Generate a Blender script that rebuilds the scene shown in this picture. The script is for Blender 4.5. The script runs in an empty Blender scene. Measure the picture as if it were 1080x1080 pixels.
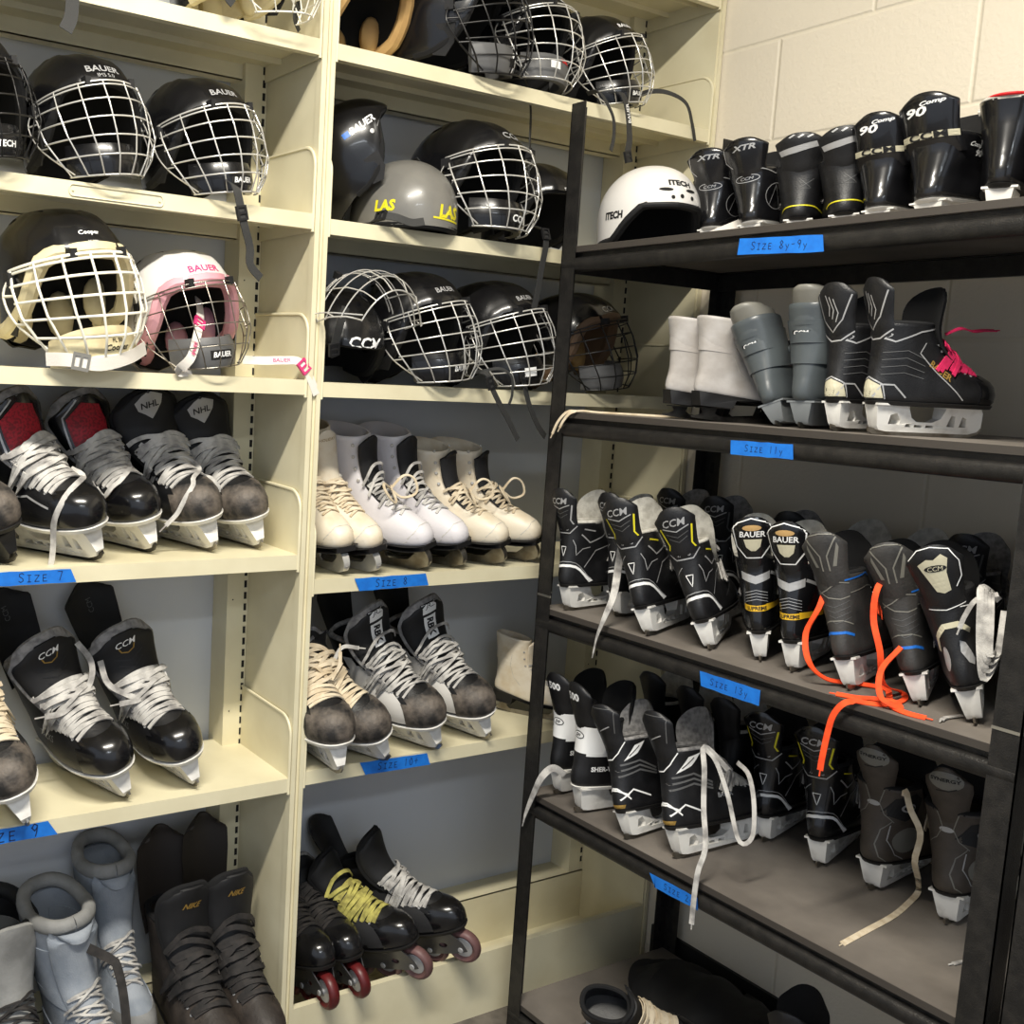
import bpy, bmesh, math, random
from mathutils import Vector as V, Matrix, Euler
from mathutils.bvhtree import BVHTree
from mathutils.geometry import tessellate_polygon

C = bpy.context.scene.collection
R = math.radians
random.seed(7)

# ------------------------------------------------------------------ camera, world, light, exposure
cam = bpy.data.cameras.new('camera')
cam.sensor_width = 36; cam.lens = 37.94
cam.shift_x = 0.1664; cam.shift_y = -0.0009
cam.clip_start = 0.02; cam.clip_end = 60
camo = bpy.data.objects.new('camera', cam); C.objects.link(camo)
_yaw, _pit, _rol = -0.5469, -0.1243, 0.0481
_f = V((-math.sin(_yaw)*math.cos(_pit), math.cos(_yaw)*math.cos(_pit), math.sin(_pit)))
_r = V((math.cos(_yaw), math.sin(_yaw), 0)); _u = _r.cross(_f)
_r2 = math.cos(_rol)*_r + math.sin(_rol)*_u; _u2 = -math.sin(_rol)*_r + math.cos(_rol)*_u
camo.matrix_world = Matrix(((_r2.x, _u2.x, -_f.x, -0.9257), (_r2.y, _u2.y, -_f.y, -1.6305),
                            (_r2.z, _u2.z, -_f.z, 1.3136), (0, 0, 0, 1)))
bpy.context.scene.camera = camo

world = bpy.data.worlds.new('room_glow'); bpy.context.scene.world = world
world.use_nodes = True
bg = world.node_tree.nodes['Background']
bg.inputs[0].default_value = (0.78, 0.86, 1.0, 1); bg.inputs[1].default_value = 0.56

def area(name, loc, rot, sx, sy, power, col):
    l = bpy.data.lights.new(name, 'AREA'); l.shape = 'RECTANGLE'; l.size = sx; l.size_y = sy
    l.energy = power; l.color = col
    o = bpy.data.objects.new(name, l); C.objects.link(o); o.location = loc; o.rotation_euler = rot
    return o
# the fluorescent fixture on the ceiling in front of the shelves, running parallel to them
area('ceiling_tube_light', (-0.75, -1.16, 2.755), (0, 0, 0), 1.25, 0.12, 68, (1.0, 0.945, 0.84))
area('ceiling_tube_light', (-1.2, -3.4, 2.755), (0, 0, 0), 1.25, 0.3, 26, (0.86, 0.93, 1.0))

vs = bpy.context.scene.view_settings
vs.view_transform = 'Standard'; vs.look = 'None'; vs.gamma = 1; vs.use_curve_mapping = False
vs.exposure = 0.5

# ------------------------------------------------------------------ materials
def lin(c):
    return tuple(((x/255)/12.92 if x/255 <= 0.04045 else (((x/255)+0.055)/1.055)**2.4) for x in c)
_M = {}
def mat(name, rgb, rough=0.5, metal=0.0, rgb2=None, scale=30, detail=4, bump=0.0, bscale=200, lo=.4, hi=.65, coat=0.0, spec=.5, alpha=None):
    if name in _M: return _M[name]
    m = bpy.data.materials.new(name); m.use_nodes = True
    nt = m.node_tree; b = nt.nodes['Principled BSDF']
    b.inputs['Base Color'].default_value = (*lin(rgb), 1)
    b.inputs['Roughness'].default_value = rough; b.inputs['Metallic'].default_value = metal
    b.inputs['Coat Weight'].default_value = coat; b.inputs['Specular IOR Level'].default_value = spec
    tc = nt.nodes.new('ShaderNodeTexCoord')
    if rgb2:
        n = nt.nodes.new('ShaderNodeTexNoise'); n.inputs['Scale'].default_value = scale; n.inputs['Detail'].default_value = detail
        nt.links.new(tc.outputs['Object'], n.inputs['Vector'])
        r = nt.nodes.new('ShaderNodeValToRGB')
        r.color_ramp.elements[0].position = lo; r.color_ramp.elements[1].position = hi
        r.color_ramp.elements[0].color = (*lin(rgb), 1); r.color_ramp.elements[1].color = (*lin(rgb2), 1)
        nt.links.new(n.outputs['Fac'], r.inputs['Fac']); nt.links.new(r.outputs['Color'], b.inputs['Base Color'])
    if bump:
        n2 = nt.nodes.new('ShaderNodeTexNoise'); n2.inputs['Scale'].default_value = bscale; n2.inputs['Detail'].default_value = 3
        nt.links.new(tc.outputs['Object'], n2.inputs['Vector'])
        bp = nt.nodes.new('ShaderNodeBump'); bp.inputs['Strength'].default_value = bump; bp.inputs['Distance'].default_value = 0.002
        nt.links.new(n2.outputs['Fac'], bp.inputs['Height']); nt.links.new(bp.outputs['Normal'], b.inputs['Normal'])
    if alpha is not None: b.inputs['Alpha'].default_value = alpha
    _M[name] = m
    return m

M = dict(
    cream=mat('cream_painted_steel', (226, 218, 186), .42, rgb2=(217, 208, 175), scale=9, bump=.05, bscale=60),
    panel=mat('grey_back_panel', (208, 211, 216), .36, rgb2=(198, 202, 208), scale=3),
    slot=mat('dark_slot', (14, 13, 12), .8),
    black=mat('black_shell_plastic', (13, 13, 15), .26, rgb2=(19, 19, 21), scale=12, coat=.2),
    matte=mat('matte_black', (15, 15, 17), .66, rgb2=(22, 22, 24), scale=40),
    boot=mat('black_boot_leather', (16, 16, 18), .46, rgb2=(27, 27, 29), scale=35, bump=.25, bscale=350),
    glossboot=mat('glossy_black_moulded_boot', (12, 12, 14), .24, rgb2=(24, 24, 26), scale=14, coat=.3),
    worn=mat('scuffed_toe_cap', (34, 32, 31), .62, rgb2=(118, 108, 98), scale=34, detail=12, bump=.7, bscale=160, lo=.40, hi=.74),
    cap=mat('shiny_toe_cap', (15, 15, 17), .22, rgb2=(40, 39, 39), scale=26, detail=7, coat=.2, lo=.5, hi=.8),
    lining=mat('dark_lining', (11, 11, 13), .9),
    felt=mat('grey_felt', (150, 148, 146), .95, rgb2=(112, 110, 110), scale=90, bump=.6, bscale=500),
    feltw=mat('light_felt', (205, 202, 192), .95, rgb2=(176, 172, 162), scale=60, bump=.6, bscale=500),
    lace=mat('white_lace', (200, 197, 191), .85, rgb2=(132, 129, 126), scale=38, bump=.4, bscale=600),
    lacecream=mat('cream_lace', (218, 204, 178), .85, rgb2=(196, 178, 148), scale=50, bump=.4, bscale=600),
    lacegrey=mat('grey_lace', (128, 127, 130), .85, rgb2=(92, 92, 96), scale=50),
    laceblack=mat('black_lace', (30, 28, 27), .8, rgb2=(48, 44, 42), scale=60),
    laceorange=mat('orange_lace', (255, 84, 30), .8, rgb2=(236, 70, 24), scale=60),
    lacepink=mat('pink_lace', (214, 34, 92), .8, rgb2=(186, 24, 76), scale=60),
    laceyellow=mat('yellow_lace', (190, 182, 96), .85, rgb2=(140, 132, 70), scale=60),
    holder=mat('white_blade_holder', (232, 230, 224), .35, rgb2=(196, 192, 184), scale=35, detail=8, lo=.5, hi=.8),
    holderblack=mat('black_blade_holder', (24, 24, 25), .35),
    holdergrey=mat('grey_blade_holder', (120, 124, 126), .4),
    steel=mat('blade_steel', (150, 146, 138), .3, .9, rgb2=(120, 112, 100), scale=30),
    darksteel=mat('dark_blade_steel', (70, 68, 64), .42, .8, rgb2=(48, 45, 42), scale=50),
    chrome=mat('chromed_wire', (206, 204, 198), .24, .45),
    whitewire=mat('white_coated_wire', (238, 234, 218), .35),
    blackwire=mat('black_coated_wire', (30, 29, 28), .35, .3),
    red=mat('red_mesh', (165, 18, 40), .6, rgb2=(120, 12, 28), scale=260, detail=0),
    redgloss=mat('red_print', (205, 22, 30), .45),
    white=mat('white_print', (240, 240, 238), .5),
    silver=mat('silver_print', (178, 178, 178), .4, .3),
    gold=mat('worn_gold_print', (160, 128, 62), .5, .3),
    yellow=mat('yellow_print', (226, 214, 40), .5),
    amber=mat('amber_band', (222, 176, 36), .45),
    blue=mat('blue_print', (32, 106, 196), .45),
    pinkp=mat('pink_print', (214, 60, 120), .5),
    pinkpad=mat('pink_padding', (226, 168, 176), .6, rgb2=(212, 148, 158), scale=20),
    whiteshell=mat('white_shell_plastic', (222, 219, 214), .3, coat=.2),
    greyshell=mat('grey_shell_plastic', (120, 118, 112), .3, rgb2=(112, 110, 105), scale=20, coat=.2),
    tan=mat('tan_padding', (196, 160, 104), .65, rgb2=(180, 142, 90), scale=20),
    browncard=mat('brown_padding', (112, 88, 66), .75),
    creampad=mat('cream_padding', (222, 210, 170), .6, rgb2=(200, 186, 146), scale=25),
    greypad=mat('grey_chin_pad', (92, 92, 92), .5),
    webbing=mat('black_webbing', (48, 48, 47), .75, bump=.5, bscale=700),
    webwhite=mat('white_webbing', (228, 222, 212), .75, bump=.4, bscale=700),
    figwhite=mat('white_boot_leather', (226, 216, 196), .45, rgb2=(208, 190, 158), scale=24, detail=7, lo=.45, hi=.8, bump=.1, bscale=200),
    figclean=mat('clean_white_boot_leather', (218, 214, 216), .42, rgb2=(208, 204, 206), scale=14, bump=.1, bscale=200),
    figshaded=mat('shaded_white_boot_leather', (184, 180, 176), .48, rgb2=(166, 160, 154), scale=18, bump=.1, bscale=200),  # white leather with the shade inside the rack put into its colour
    greyplastic=mat('grey_moulded_boot', (78, 84, 86), .35, rgb2=(70, 75, 78), scale=12),
    greycuff=mat('pale_grey_cuff', (122, 120, 112), .4),
    taupe=mat('taupe_boot_leather', (74, 66, 58), .55, rgb2=(62, 55, 48), scale=30, bump=.2),
    beige=mat('beige_inset', (196, 190, 164), .5),
    greyboot=mat('dusty_grey_boot', (62, 60, 58), .5, rgb2=(44, 43, 42), scale=22, detail=8, bump=.3, bscale=250),
    bluegrey=mat('blue_grey_boot_fabric', (150, 156, 164), .65, rgb2=(126, 134, 144), scale=20, bump=.3, bscale=400),
    navy=mat('navy_boot_panel', (84, 96, 116), .6, rgb2=(66, 78, 100), scale=20),
    greyfab=mat('grey_boot_fabric', (140, 140, 138), .7, rgb2=(122, 122, 120), scale=30, bump=.3),
    wornboot=mat('worn_brown_black_leather', (44, 38, 34), .6, rgb2=(66, 58, 52), scale=30, detail=8, bump=.4, bscale=200),
    guardbrown=mat('dark_brown_guard', (44, 38, 34), .55),
    wheel=mat('dusty_pink_wheel', (112, 80, 78), .5, rgb2=(92, 66, 64), scale=40),
    wheelred=mat('dark_red_wheel', (98, 26, 28), .4, rgb2=(70, 24, 24), scale=40),
    wheeltan=mat('tan_wheel', (150, 134, 96), .45),
    chassis=mat('metal_wheel_frame', (96, 96, 98), .35, .7),
    rack=mat('black_hammered_steel', (38, 37, 36), .36, .4, rgb2=(50, 48, 46), scale=60, bump=.35, bscale=500),
    board=mat('grey_brown_particle_board', (128, 121, 113), .6, rgb2=(92, 86, 80), scale=7, detail=10, lo=.3, hi=.7, bump=.15, bscale=120),
    boardedge=mat('dark_board_edge', (60, 55, 50), .6),
    joint=mat('bare_steel', (190, 186, 176), .3, .9),
    tape=mat('blue_masking_tape', (22, 118, 214), .6, rgb2=(18, 106, 200), scale=60),
    ink=mat('blue_black_ink', (14, 26, 70), .6),
    sole=mat('black_rubber_sole', (18, 17, 17), .55),
    clear=mat('smoked_plastic', (120, 118, 112), .2),
    orange=mat('orange_tab', (220, 96, 34), .5),
    bag=mat('black_nylon', (16, 16, 17), .75, rgb2=(22, 22, 23), scale=12, bump=.6, bscale=40),
    wall2=mat('grey_painted_wall', (206, 200, 186), .7, bump=.2, bscale=90),
    ceil=mat('ceiling_tile_white', (214, 210, 200), .8),
    floor=mat('grey_speckled_floor', (112, 106, 98), .5, rgb2=(84, 79, 74), scale=26, detail=10),
)

# ------------------------------------------------------------------ mesh helpers
class MB:
    def __init__(s): s.v = []; s.f = []
    def add(s, vs, fs, mtx=None):
        n = len(s.v); s.v += [tuple(mtx @ V(p)) if mtx else tuple(p) for p in vs]
        s.f += [tuple(i+n for i in q) for q in fs]; return s
    def box(s, a, b, mtx=None):
        x0, y0, z0 = a; x1, y1, z1 = b
        vs = [(x0,y0,z0),(x1,y0,z0),(x1,y1,z0),(x0,y1,z0),(x0,y0,z1),(x1,y0,z1),(x1,y1,z1),(x0,y1,z1)]
        return s.add(vs, [(0,3,2,1),(4,5,6,7),(0,1,5,4),(1,2,6,5),(2,3,7,6),(3,0,4,7)], mtx)
    def rings(s, rings, close=True, cap0=False, cap1=False):
        n = len(rings[0]); base = len(s.v)
        for r in rings: s.v += [tuple(p) for p in r]
        for i in range(len(rings)-1):
            for j in range(n if close else n-1):
                k = (j+1) % n
                s.f.append((base+i*n+j, base+i*n+k, base+(i+1)*n+k, base+(i+1)*n+j))
        if cap0: s.f.append(tuple(base+j for j in reversed(range(n))))
        if cap1: s.f.append(tuple(base+(len(rings)-1)*n+j for j in range(n)))
        return s
    def tube(s, pts, r, n=6, cap=True):
        pts = [V(p) for p in pts]; rings = []; up = None
        for i, p in enumerate(pts):
            d = (pts[min(i+1, len(pts)-1)] - pts[max(i-1, 0)])
            if d.length < 1e-9: d = V((0, 0, 1))
            d.normalize()
            if up is None:
                up = d.orthogonal().normalized()
            else:
                up = (up - d*up.dot(d));  up = up.normalized() if up.length > 1e-6 else d.orthogonal().normalized()
            w = d.cross(up); rr = r(i/(len(pts)-1)) if callable(r) else r
            rings.append([p + (up*math.cos(a) + w*math.sin(a))*rr for a in [2*math.pi*k/n for k in range(n)]])
        return s.rings(rings, True, cap, cap)
    def ribbon(s, pts, w, t, nrm):
        """flat strap swept along pts; nrm: a normal or a function of (i, point)"""
        pts = [V(p) for p in pts]; rings = []
        for i, p in enumerate(pts):
            d = (pts[min(i+1, len(pts)-1)] - pts[max(i-1, 0)])
            if d.length < 1e-9: d = V((0, 0, 1))
            d.normalize()
            n = V(nrm(i, p)) if callable(nrm) else V(nrm)
            n = n - d*n.dot(d)
            n = n.normalized() if n.length > 1e-6 else d.orthogonal().normalized()
            b = d.cross(n); ww = (w(i/(len(pts)-1)) if callable(w) else w)/2
            rings.append([p + b*ww + n*t/2, p - b*ww + n*t/2, p - b*ww - n*t/2, p + b*ww - n*t/2])
        return s.rings(rings, True, True, True)
    def prism(s, loops, to3, t0, t1):
        """extrude 2D loops (outer first, then holes); to3(u, v, t) -> point, between t0 and t1"""
        flat = [p for l in loops for p in l]
        tris = tessellate_polygon([[V((p[0], p[1], 0)) for p in l] for l in loops])
        n = len(flat); base = len(s.v)
        s.v += [tuple(to3(p[0], p[1], t0)) for p in flat] + [tuple(to3(p[0], p[1], t1)) for p in flat]
        for a, b, c in tris:
            s.f.append((base+a, base+b, base+c)); s.f.append((base+n+c, base+n+b, base+n+a))
        o = 0
        for l in loops:
            m = len(l)
            for j in range(m):
                k = (j+1) % m
                s.f.append((base+o+j, base+o+k, base+n+o+k, base+n+o+j))
            o += m
        return s
    def cyl(s, p, axis, r, h, n=16, bev=0.0):
        axis = V(axis).normalized(); p = V(p); u = axis.orthogonal().normalized(); w = axis.cross(u)
        prof = [(r-bev, 0), (r, bev), (r, h-bev), (r-bev, h)] if bev else [(r, 0), (r, h)]
        rings = [[p + axis*z + (u*math.cos(2*math.pi*k/n) + w*math.sin(2*math.pi*k/n))*q for k in range(n)] for q, z in prof]
        return s.rings(rings, True, True, True)
    def ball(s, c, rx, ry, rz, n=14, m=9, mtx=None):
        rings = []
        for i in range(m+1):
            a = math.pi*i/m; q = max(math.sin(a), .02)
            rings.append([(c[0]+rx*q*math.cos(2*math.pi*k/n), c[1]+ry*q*math.sin(2*math.pi*k/n), c[2]-rz*math.cos(a)) for k in range(n)])
        t = MB().rings(rings, True, True, True)
        return s.add(t.v, t.f, mtx)
    def build(s, name, m, parent=None, smooth=True, angle=40):
        me = bpy.data.meshes.new(name); me.from_pydata(s.v, [], s.f)
        bm = bmesh.new(); bm.from_mesh(me); bmesh.ops.recalc_face_normals(bm, faces=bm.faces[:])
        if smooth:
            for f in bm.faces: f.smooth = True
            for e in bm.edges:
                if len(e.link_faces) == 2 and e.calc_face_angle(0) > R(angle): e.smooth = False
        bm.to_mesh(me); bm.free()
        me.materials.append(m)
        o = bpy.data.objects.new(name, me); C.objects.link(o)
        if parent: o.parent = parent
        return o

def bvh(mb): return BVHTree.FromPolygons([V(p) for p in mb.v], mb.f)
def bvh_of(objs):
    vs, fs = [], []
    for o in objs:
        n = len(vs); vs += [v.co.copy() for v in o.data.vertices]; fs += [tuple(i+n for i in p.vertices) for p in o.data.polygons]
    return BVHTree.FromPolygons(vs, fs)

def empty(name, label, cat, group=None):
    o = bpy.data.objects.new(name, None); C.objects.link(o); o.empty_display_size = .05
    o['label'] = label; o['category'] = cat
    if group: o['group'] = group
    return o
def tag(o, label, cat, group=None):
    o['label'] = label; o['category'] = cat
    if group: o['group'] = group
    return o
def struct(o): o['kind'] = 'structure'; return o
def clone(root, label, group=None):
    def cp(o, par):
        c = o.copy(); C.objects.link(c); c.parent = par
        for ch in o.children: cp(ch, c)
        return c
    r = cp(root, None); r['label'] = label
    if group: r['group'] = group
    elif 'group' in r: del r['group']
    return r
def all_kids(o):
    out = []
    for c in o.children: out.append(c); out += all_kids(c)
    return out
def kid_pts(o, m=None):
    """points of all meshes of a thing in the root's own frame"""
    out = []
    for c in all_kids(o):
        if c.type == 'MESH' and not c.get('hang'):
            out += [v.co for v in c.data.vertices]
    return out
def place(root, anchor, xy, z, heading=0, roll=0, pitch=0, scale=1.0, sink=0.0):
    """turn a thing, put its local anchor point over world xy and rest its lowest vertex on z"""
    rot = Euler((0, 0, R(heading))).to_matrix() @ Euler((R(roll), 0, 0)).to_matrix() @ Euler((0, R(-pitch), 0)).to_matrix()
    sc = V(scale) if isinstance(scale, tuple) else V((scale,)*3)
    pts = kid_pts(root); a = rot @ (V(anchor)*sc)
    lo = min((rot @ (p*sc)).z for p in pts)
    root.location = (xy[0]-a.x, xy[1]-a.y, z - lo - sink)
    root.rotation_euler = rot.to_euler(); root.scale = sc
    return root

def lerp(a, b, t): return a + (b-a)*t
def prof(tab, t):
    """piecewise-linear table lookup with smoothing between rows"""
    for (a, *p), (b, *q) in zip(tab, tab[1:]):
        if t <= b:
            k = (t-a)/(b-a) if b > a else 0
            return [lerp(x, y, k) for x, y in zip(p, q)]
    return list(tab[-1][1:])
def smooth_path(pts, n):
    """Catmull-Rom through pts"""
    P = [V(p) for p in pts]; P = [P[0]*2-P[1]] + P + [P[-1]*2-P[-2]]; out = []
    m = len(P)-3
    for i in range(n+1):
        t = i/n*m; k = min(int(t), m-1); t -= k; a, b, c, d = P[k:k+4]
        out.append(0.5*((2*b) + (c-a)*t + (2*a-5*b+4*c-d)*t*t + (3*b-a-3*c+d)*t**3))
    return out

# ------------------------------------------------------------------ printed marks laid on surfaces
_T = {}
def text_mesh(s, shear=0.0, bold=0.0):
    k = (s, shear, bold)
    if k in _T: return _T[k]
    cu = bpy.data.curves.new('t', 'FONT'); cu.body = s; cu.shear = shear; cu.offset = bold; cu.resolution_u = 2
    cu.align_x = 'CENTER'; cu.align_y = 'CENTER'
    ob = bpy.data.objects.new('t', cu); C.objects.link(ob)
    dg = bpy.context.evaluated_depsgraph_get()
    me = bpy.data.meshes.new_from_object(ob.evaluated_get(dg))
    vs = [(v.co.x, v.co.y) for v in me.vertices]; fs = [tuple(p.vertices) for p in me.polygons]
    xs = [v[0] for v in vs]; ys = [v[1] for v in vs]; cx = (min(xs)+max(xs))/2; cy = (min(ys)+max(ys))/2; w = max(xs)-min(xs)
    vs = [((x-cx)/w, (y-cy)/w) for x, y in vs]
    bpy.data.objects.remove(ob); bpy.data.curves.remove(cu); bpy.data.meshes.remove(me)
    _T[k] = (vs, fs); return _T[k]
FONT = {'S': [[(.9,.85),(.6,1),(.2,.9),(.15,.65),(.75,.4),(.8,.15),(.4,0),(.05,.12)]], 'I': [[(.5,0),(.5,.75)],[(.2,.75),(.8,.75)],[(.2,0),(.8,0)]],
 'Z': [[(.1,.7),(.85,.7),(.1,.02),(.9,.02)]], 'E': [[(.8,.72),(.2,.72),(.2,0),(.85,0)],[(.2,.36),(.7,.38)]],
 '7': [[(.1,1),(.85,1),(.4,0)]], '8': [[(.5,.5),(.15,.75),(.5,1),(.85,.75),(.5,.5),(.1,.22),(.5,0),(.9,.22),(.5,.5)]],
 '9': [[(.8,.7),(.5,.45),(.15,.7),(.45,1),(.8,.85),(.75,.4),(.6,0)]], '1': [[(.5,1),(.45,0)]], '0': [[(.5,1),(.1,.6),(.2,.1),(.6,0),(.9,.45),(.5,1)]],
 '3': [[(.1,.9),(.6,1),(.8,.75),(.4,.52),(.85,.3),(.5,0),(.05,.12)]], '2': [[(.1,.8),(.45,1),(.8,.75),(.1,.02),(.9,.02)]],
 'y': [[(.15,.5),(.45,.15)],[(.85,.5),(.35,-.3)]], '-': [[(.2,.5),(.8,.55)]], '+': [[(.1,.5),(.9,.5)],[(.5,.85),(.5,.1)]], ' ': []}
def hand_mesh(s, lw=.09):
    vs, fs = [], []; x = 0
    for ch in s:
        for st in FONT[ch]:
            for (a, b), (c, d) in zip(st, st[1:]):
                p = V((x+a*.62, b)); q = V((x+c*.62, d)); t = (q-p).normalized(); n = V((-t.y, t.x))*lw/2
                k = len(vs); vs += [p-n-t*lw*.3, p+n-t*lw*.3, q+n+t*lw*.3, q-n+t*lw*.3]; fs.append((k, k+1, k+2, k+3))
        x += .85
    xs = [v.x for v in vs]; w = max(xs)-min(xs); cx = (max(xs)+min(xs))/2
    return [((v.x-cx)/w, (v.y-.45)/w) for v in vs], fs
def shape_mesh(kind, data):
    """2D meshes: poly (list of points) or line (points, width)"""
    if kind == 'poly':
        bm = bmesh.new(); bm.faces.new([bm.verts.new((p[0], p[1], 0)) for p in data])
        bmesh.ops.triangulate(bm, faces=bm.faces[:])
        for _ in range(4):
            es = [e for e in bm.edges if e.calc_length() > .009]
            if not es: break
            bmesh.ops.subdivide_edges(bm, edges=es, cuts=1); bmesh.ops.triangulate(bm, faces=bm.faces[:])
        bm.verts.ensure_lookup_table(); bm.verts.index_update()
        r = [(v.co.x, v.co.y) for v in bm.verts], [tuple(v.index for v in f.verts) for f in bm.faces]
        bm.free(); return r
    pts, w = data; vs, fs = [], []; P = []
    for a, b in zip(pts, pts[1:]):
        a = V(a); b = V(b); n = max(1, int((b-a).length/.005))
        P += [a.lerp(b, i/n) for i in range(n)]
    P.append(V(pts[-1]))
    for i, p in enumerate(P):
        d = (P[min(i+1, len(P)-1)]-P[max(i-1, 0)]); d = d.normalized() if d.length > 0 else V((1, 0)); n = V((-d.y, d.x))*w/2
        vs += [p+n, p-n]
    fs = [(2*i, 2*i+1, 2*i+3, 2*i+2) for i in range(len(P)-1)]
    return [(v.x, v.y) for v in vs], fs
def wrap(parent, tree, kind, data, zc, m, h, size=1.0, off=.0008, name='printed_mark', shear=0, bold=0, rot=0.0, cx=-.093, rad=.036):
    """a mark wrapped round the heel: u runs round the heel (towards -y), v up"""
    if kind == 'text': vs, fs = text_mesh(data, shear, bold)
    else: vs, fs = shape_mesh(kind, data)
    out = []; c, s_ = math.cos(R(rot)), math.sin(R(rot))
    for u, v in vs:
        u, v = (u*c-v*s_)*size+zc[0], (u*s_+v*c)*size+zc[1]
        a = u/rad; d = V((-math.cos(a), -math.sin(a), 0)); o = V((cx, 0, h+v))
        hit = tree.ray_cast(o + d*.2, -d, .2)
        if hit[0] is None: q, nn, _, _ = tree.find_nearest(o+d*.04)
        else: q, nn = hit[0], hit[1]
        if nn.dot(d) < 0: nn = -nn
        out.append(tuple(q + nn*off))
    mb = MB(); mb.v = out; mb.f = [tuple(f) for f in fs]
    return mb.build(name, M[m], parent, smooth=False)
def ell(cx, cy, rx, ry, n=18): return [(cx+rx*math.cos(2*math.pi*k/n), cy+ry*math.sin(2*math.pi*k/n)) for k in range(n)]

def decal(parent, tree, kind, data, o, xd, yd, m, size=1.0, rot=0.0, off=.0007, name='printed_mark', shear=0, bold=0, reach=.12):
    if kind == 'text': vs, fs = text_mesh(data, shear, bold)
    elif kind == 'hand': vs, fs = hand_mesh(data)
    else: vs, fs = shape_mesh(kind, data)
    xd = V(xd).normalized(); yd = V(yd); yd = (yd - xd*yd.dot(xd)).normalized(); n = xd.cross(yd); o = V(o)
    c, s_ = math.cos(R(rot)), math.sin(R(rot)); out = []
    for u, v in vs:
        u, v = (u*c - v*s_)*size, (u*s_ + v*c)*size
        p = o + xd*u + yd*v
        hit = tree.ray_cast(p + n*reach, -n, reach*2.5) if tree else (None,)
        if tree and hit[0] is not None:
            q = hit[0]; nn = hit[1]
            if nn.dot(n) < 0: nn = -nn
            p = q + nn*off*.6 + n*off*.6
        elif tree:
            q, nn, _, _ = tree.find_nearest(p)
            if nn.dot(n) < 0: nn = -nn
            p = q + nn*off
        else: p = p + n*off
        out.append(tuple(p))
    mb = MB(); mb.v = out; mb.f = [tuple(f) for f in fs]
    return mb.build(name, m, parent, smooth=False)

# ------------------------------------------------------------------ room
XW = 0.949
def wall_block_material():
    m = bpy.data.materials.new('painted_cinder_block'); m.use_nodes = True; nt = m.node_tree; b = nt.nodes['Principled BSDF']
    b.inputs['Roughness'].default_value = .55
    tc = nt.nodes.new('ShaderNodeTexCoord'); sp = nt.nodes.new('ShaderNodeSeparateXYZ'); nt.links.new(tc.outputs['Object'], sp.inputs[0])
    a1 = nt.nodes.new('ShaderNodeMath'); a1.inputs[1].default_value = .1403-.1982 + .3964*20; nt.links.new(sp.outputs['Y'], a1.inputs[0])
    a2 = nt.nodes.new('ShaderNodeMath'); a2.inputs[1].default_value = 11*.1982-2.0208; nt.links.new(sp.outputs['Z'], a2.inputs[0])
    cb = nt.nodes.new('ShaderNodeCombineXYZ'); nt.links.new(a1.outputs[0], cb.inputs[0]); nt.links.new(a2.outputs[0], cb.inputs[1])
    br = nt.nodes.new('ShaderNodeTexBrick'); nt.links.new(cb.outputs[0], br.inputs['Vector'])
    br.inputs['Scale'].default_value = 1; br.inputs['Brick Width'].default_value = .3964; br.inputs['Row Height'].default_value = .1982
    br.inputs['Mortar Size'].default_value = .0058; br.inputs['Mortar Smooth'].default_value = .9
    br.inputs['Color1'].default_value = (*lin((228, 218, 198)), 1); br.inputs['Color2'].default_value = (*lin((224, 214, 194)), 1)
    br.inputs['Mortar'].default_value = (*lin((226, 216, 194)), 1)
    nt.links.new(br.outputs['Color'], b.inputs['Base Color'])
    n = nt.nodes.new('ShaderNodeTexNoise'); n.inputs['Scale'].default_value = 150; n.inputs['Detail'].default_value = 4; nt.links.new(tc.outputs['Object'], n.inputs['Vector'])
    b1 = nt.nodes.new('ShaderNodeBump'); b1.inputs['Strength'].default_value = .35; b1.inputs['Distance'].default_value = .0025; nt.links.new(n.outputs['Fac'], b1.inputs['Height'])
    b2 = nt.nodes.new('ShaderNodeBump'); b2.invert = True; b2.inputs['Strength'].default_value = .5; b2.inputs['Distance'].default_value = .004
    nt.links.new(br.outputs['Fac'], b2.inputs['Height']); nt.links.new(b1.outputs[0], b2.inputs['Normal']); nt.links.new(b2.outputs[0], b.inputs['Normal'])
    return m
struct(MB().box((XW, -4.2, 0), (XW+.1, .4, 2.8)).build('wall_right', wall_block_material(), smooth=False))
struct(MB().box((-3.6, .3, 0), (XW, .4, 2.8)).build('wall_back', M['wall2'], smooth=False))
struct(MB().box((-3.6, -4.2, -.1), (XW+.1, .4, 0)).build('floor', M['floor'], smooth=False))
struct(MB().box((-3.6, -4.2, 2.8), (XW+.1, .4, 2.9)).build('ceiling', M['ceil'], smooth=False))
struct(MB().box((XW-.008, -4.2, 0), (XW, -.02, .1)).build('baseboard_right', M['sole'], smooth=False))
for y in (-1.16, -3.4):
    x = -.75 if y > -2 else -1.2
    lf = empty('ceiling_light', 'long fluorescent ceiling fixture %s' % ('nearest the shelves' if y > -2 else 'behind the viewer'), 'light')
    lf.location = (x, y, 2.76)
    MB().box((-.66, -.1, .012), (.66, .1, .04)).build('housing', M['ceil'], lf, smooth=False)

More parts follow.
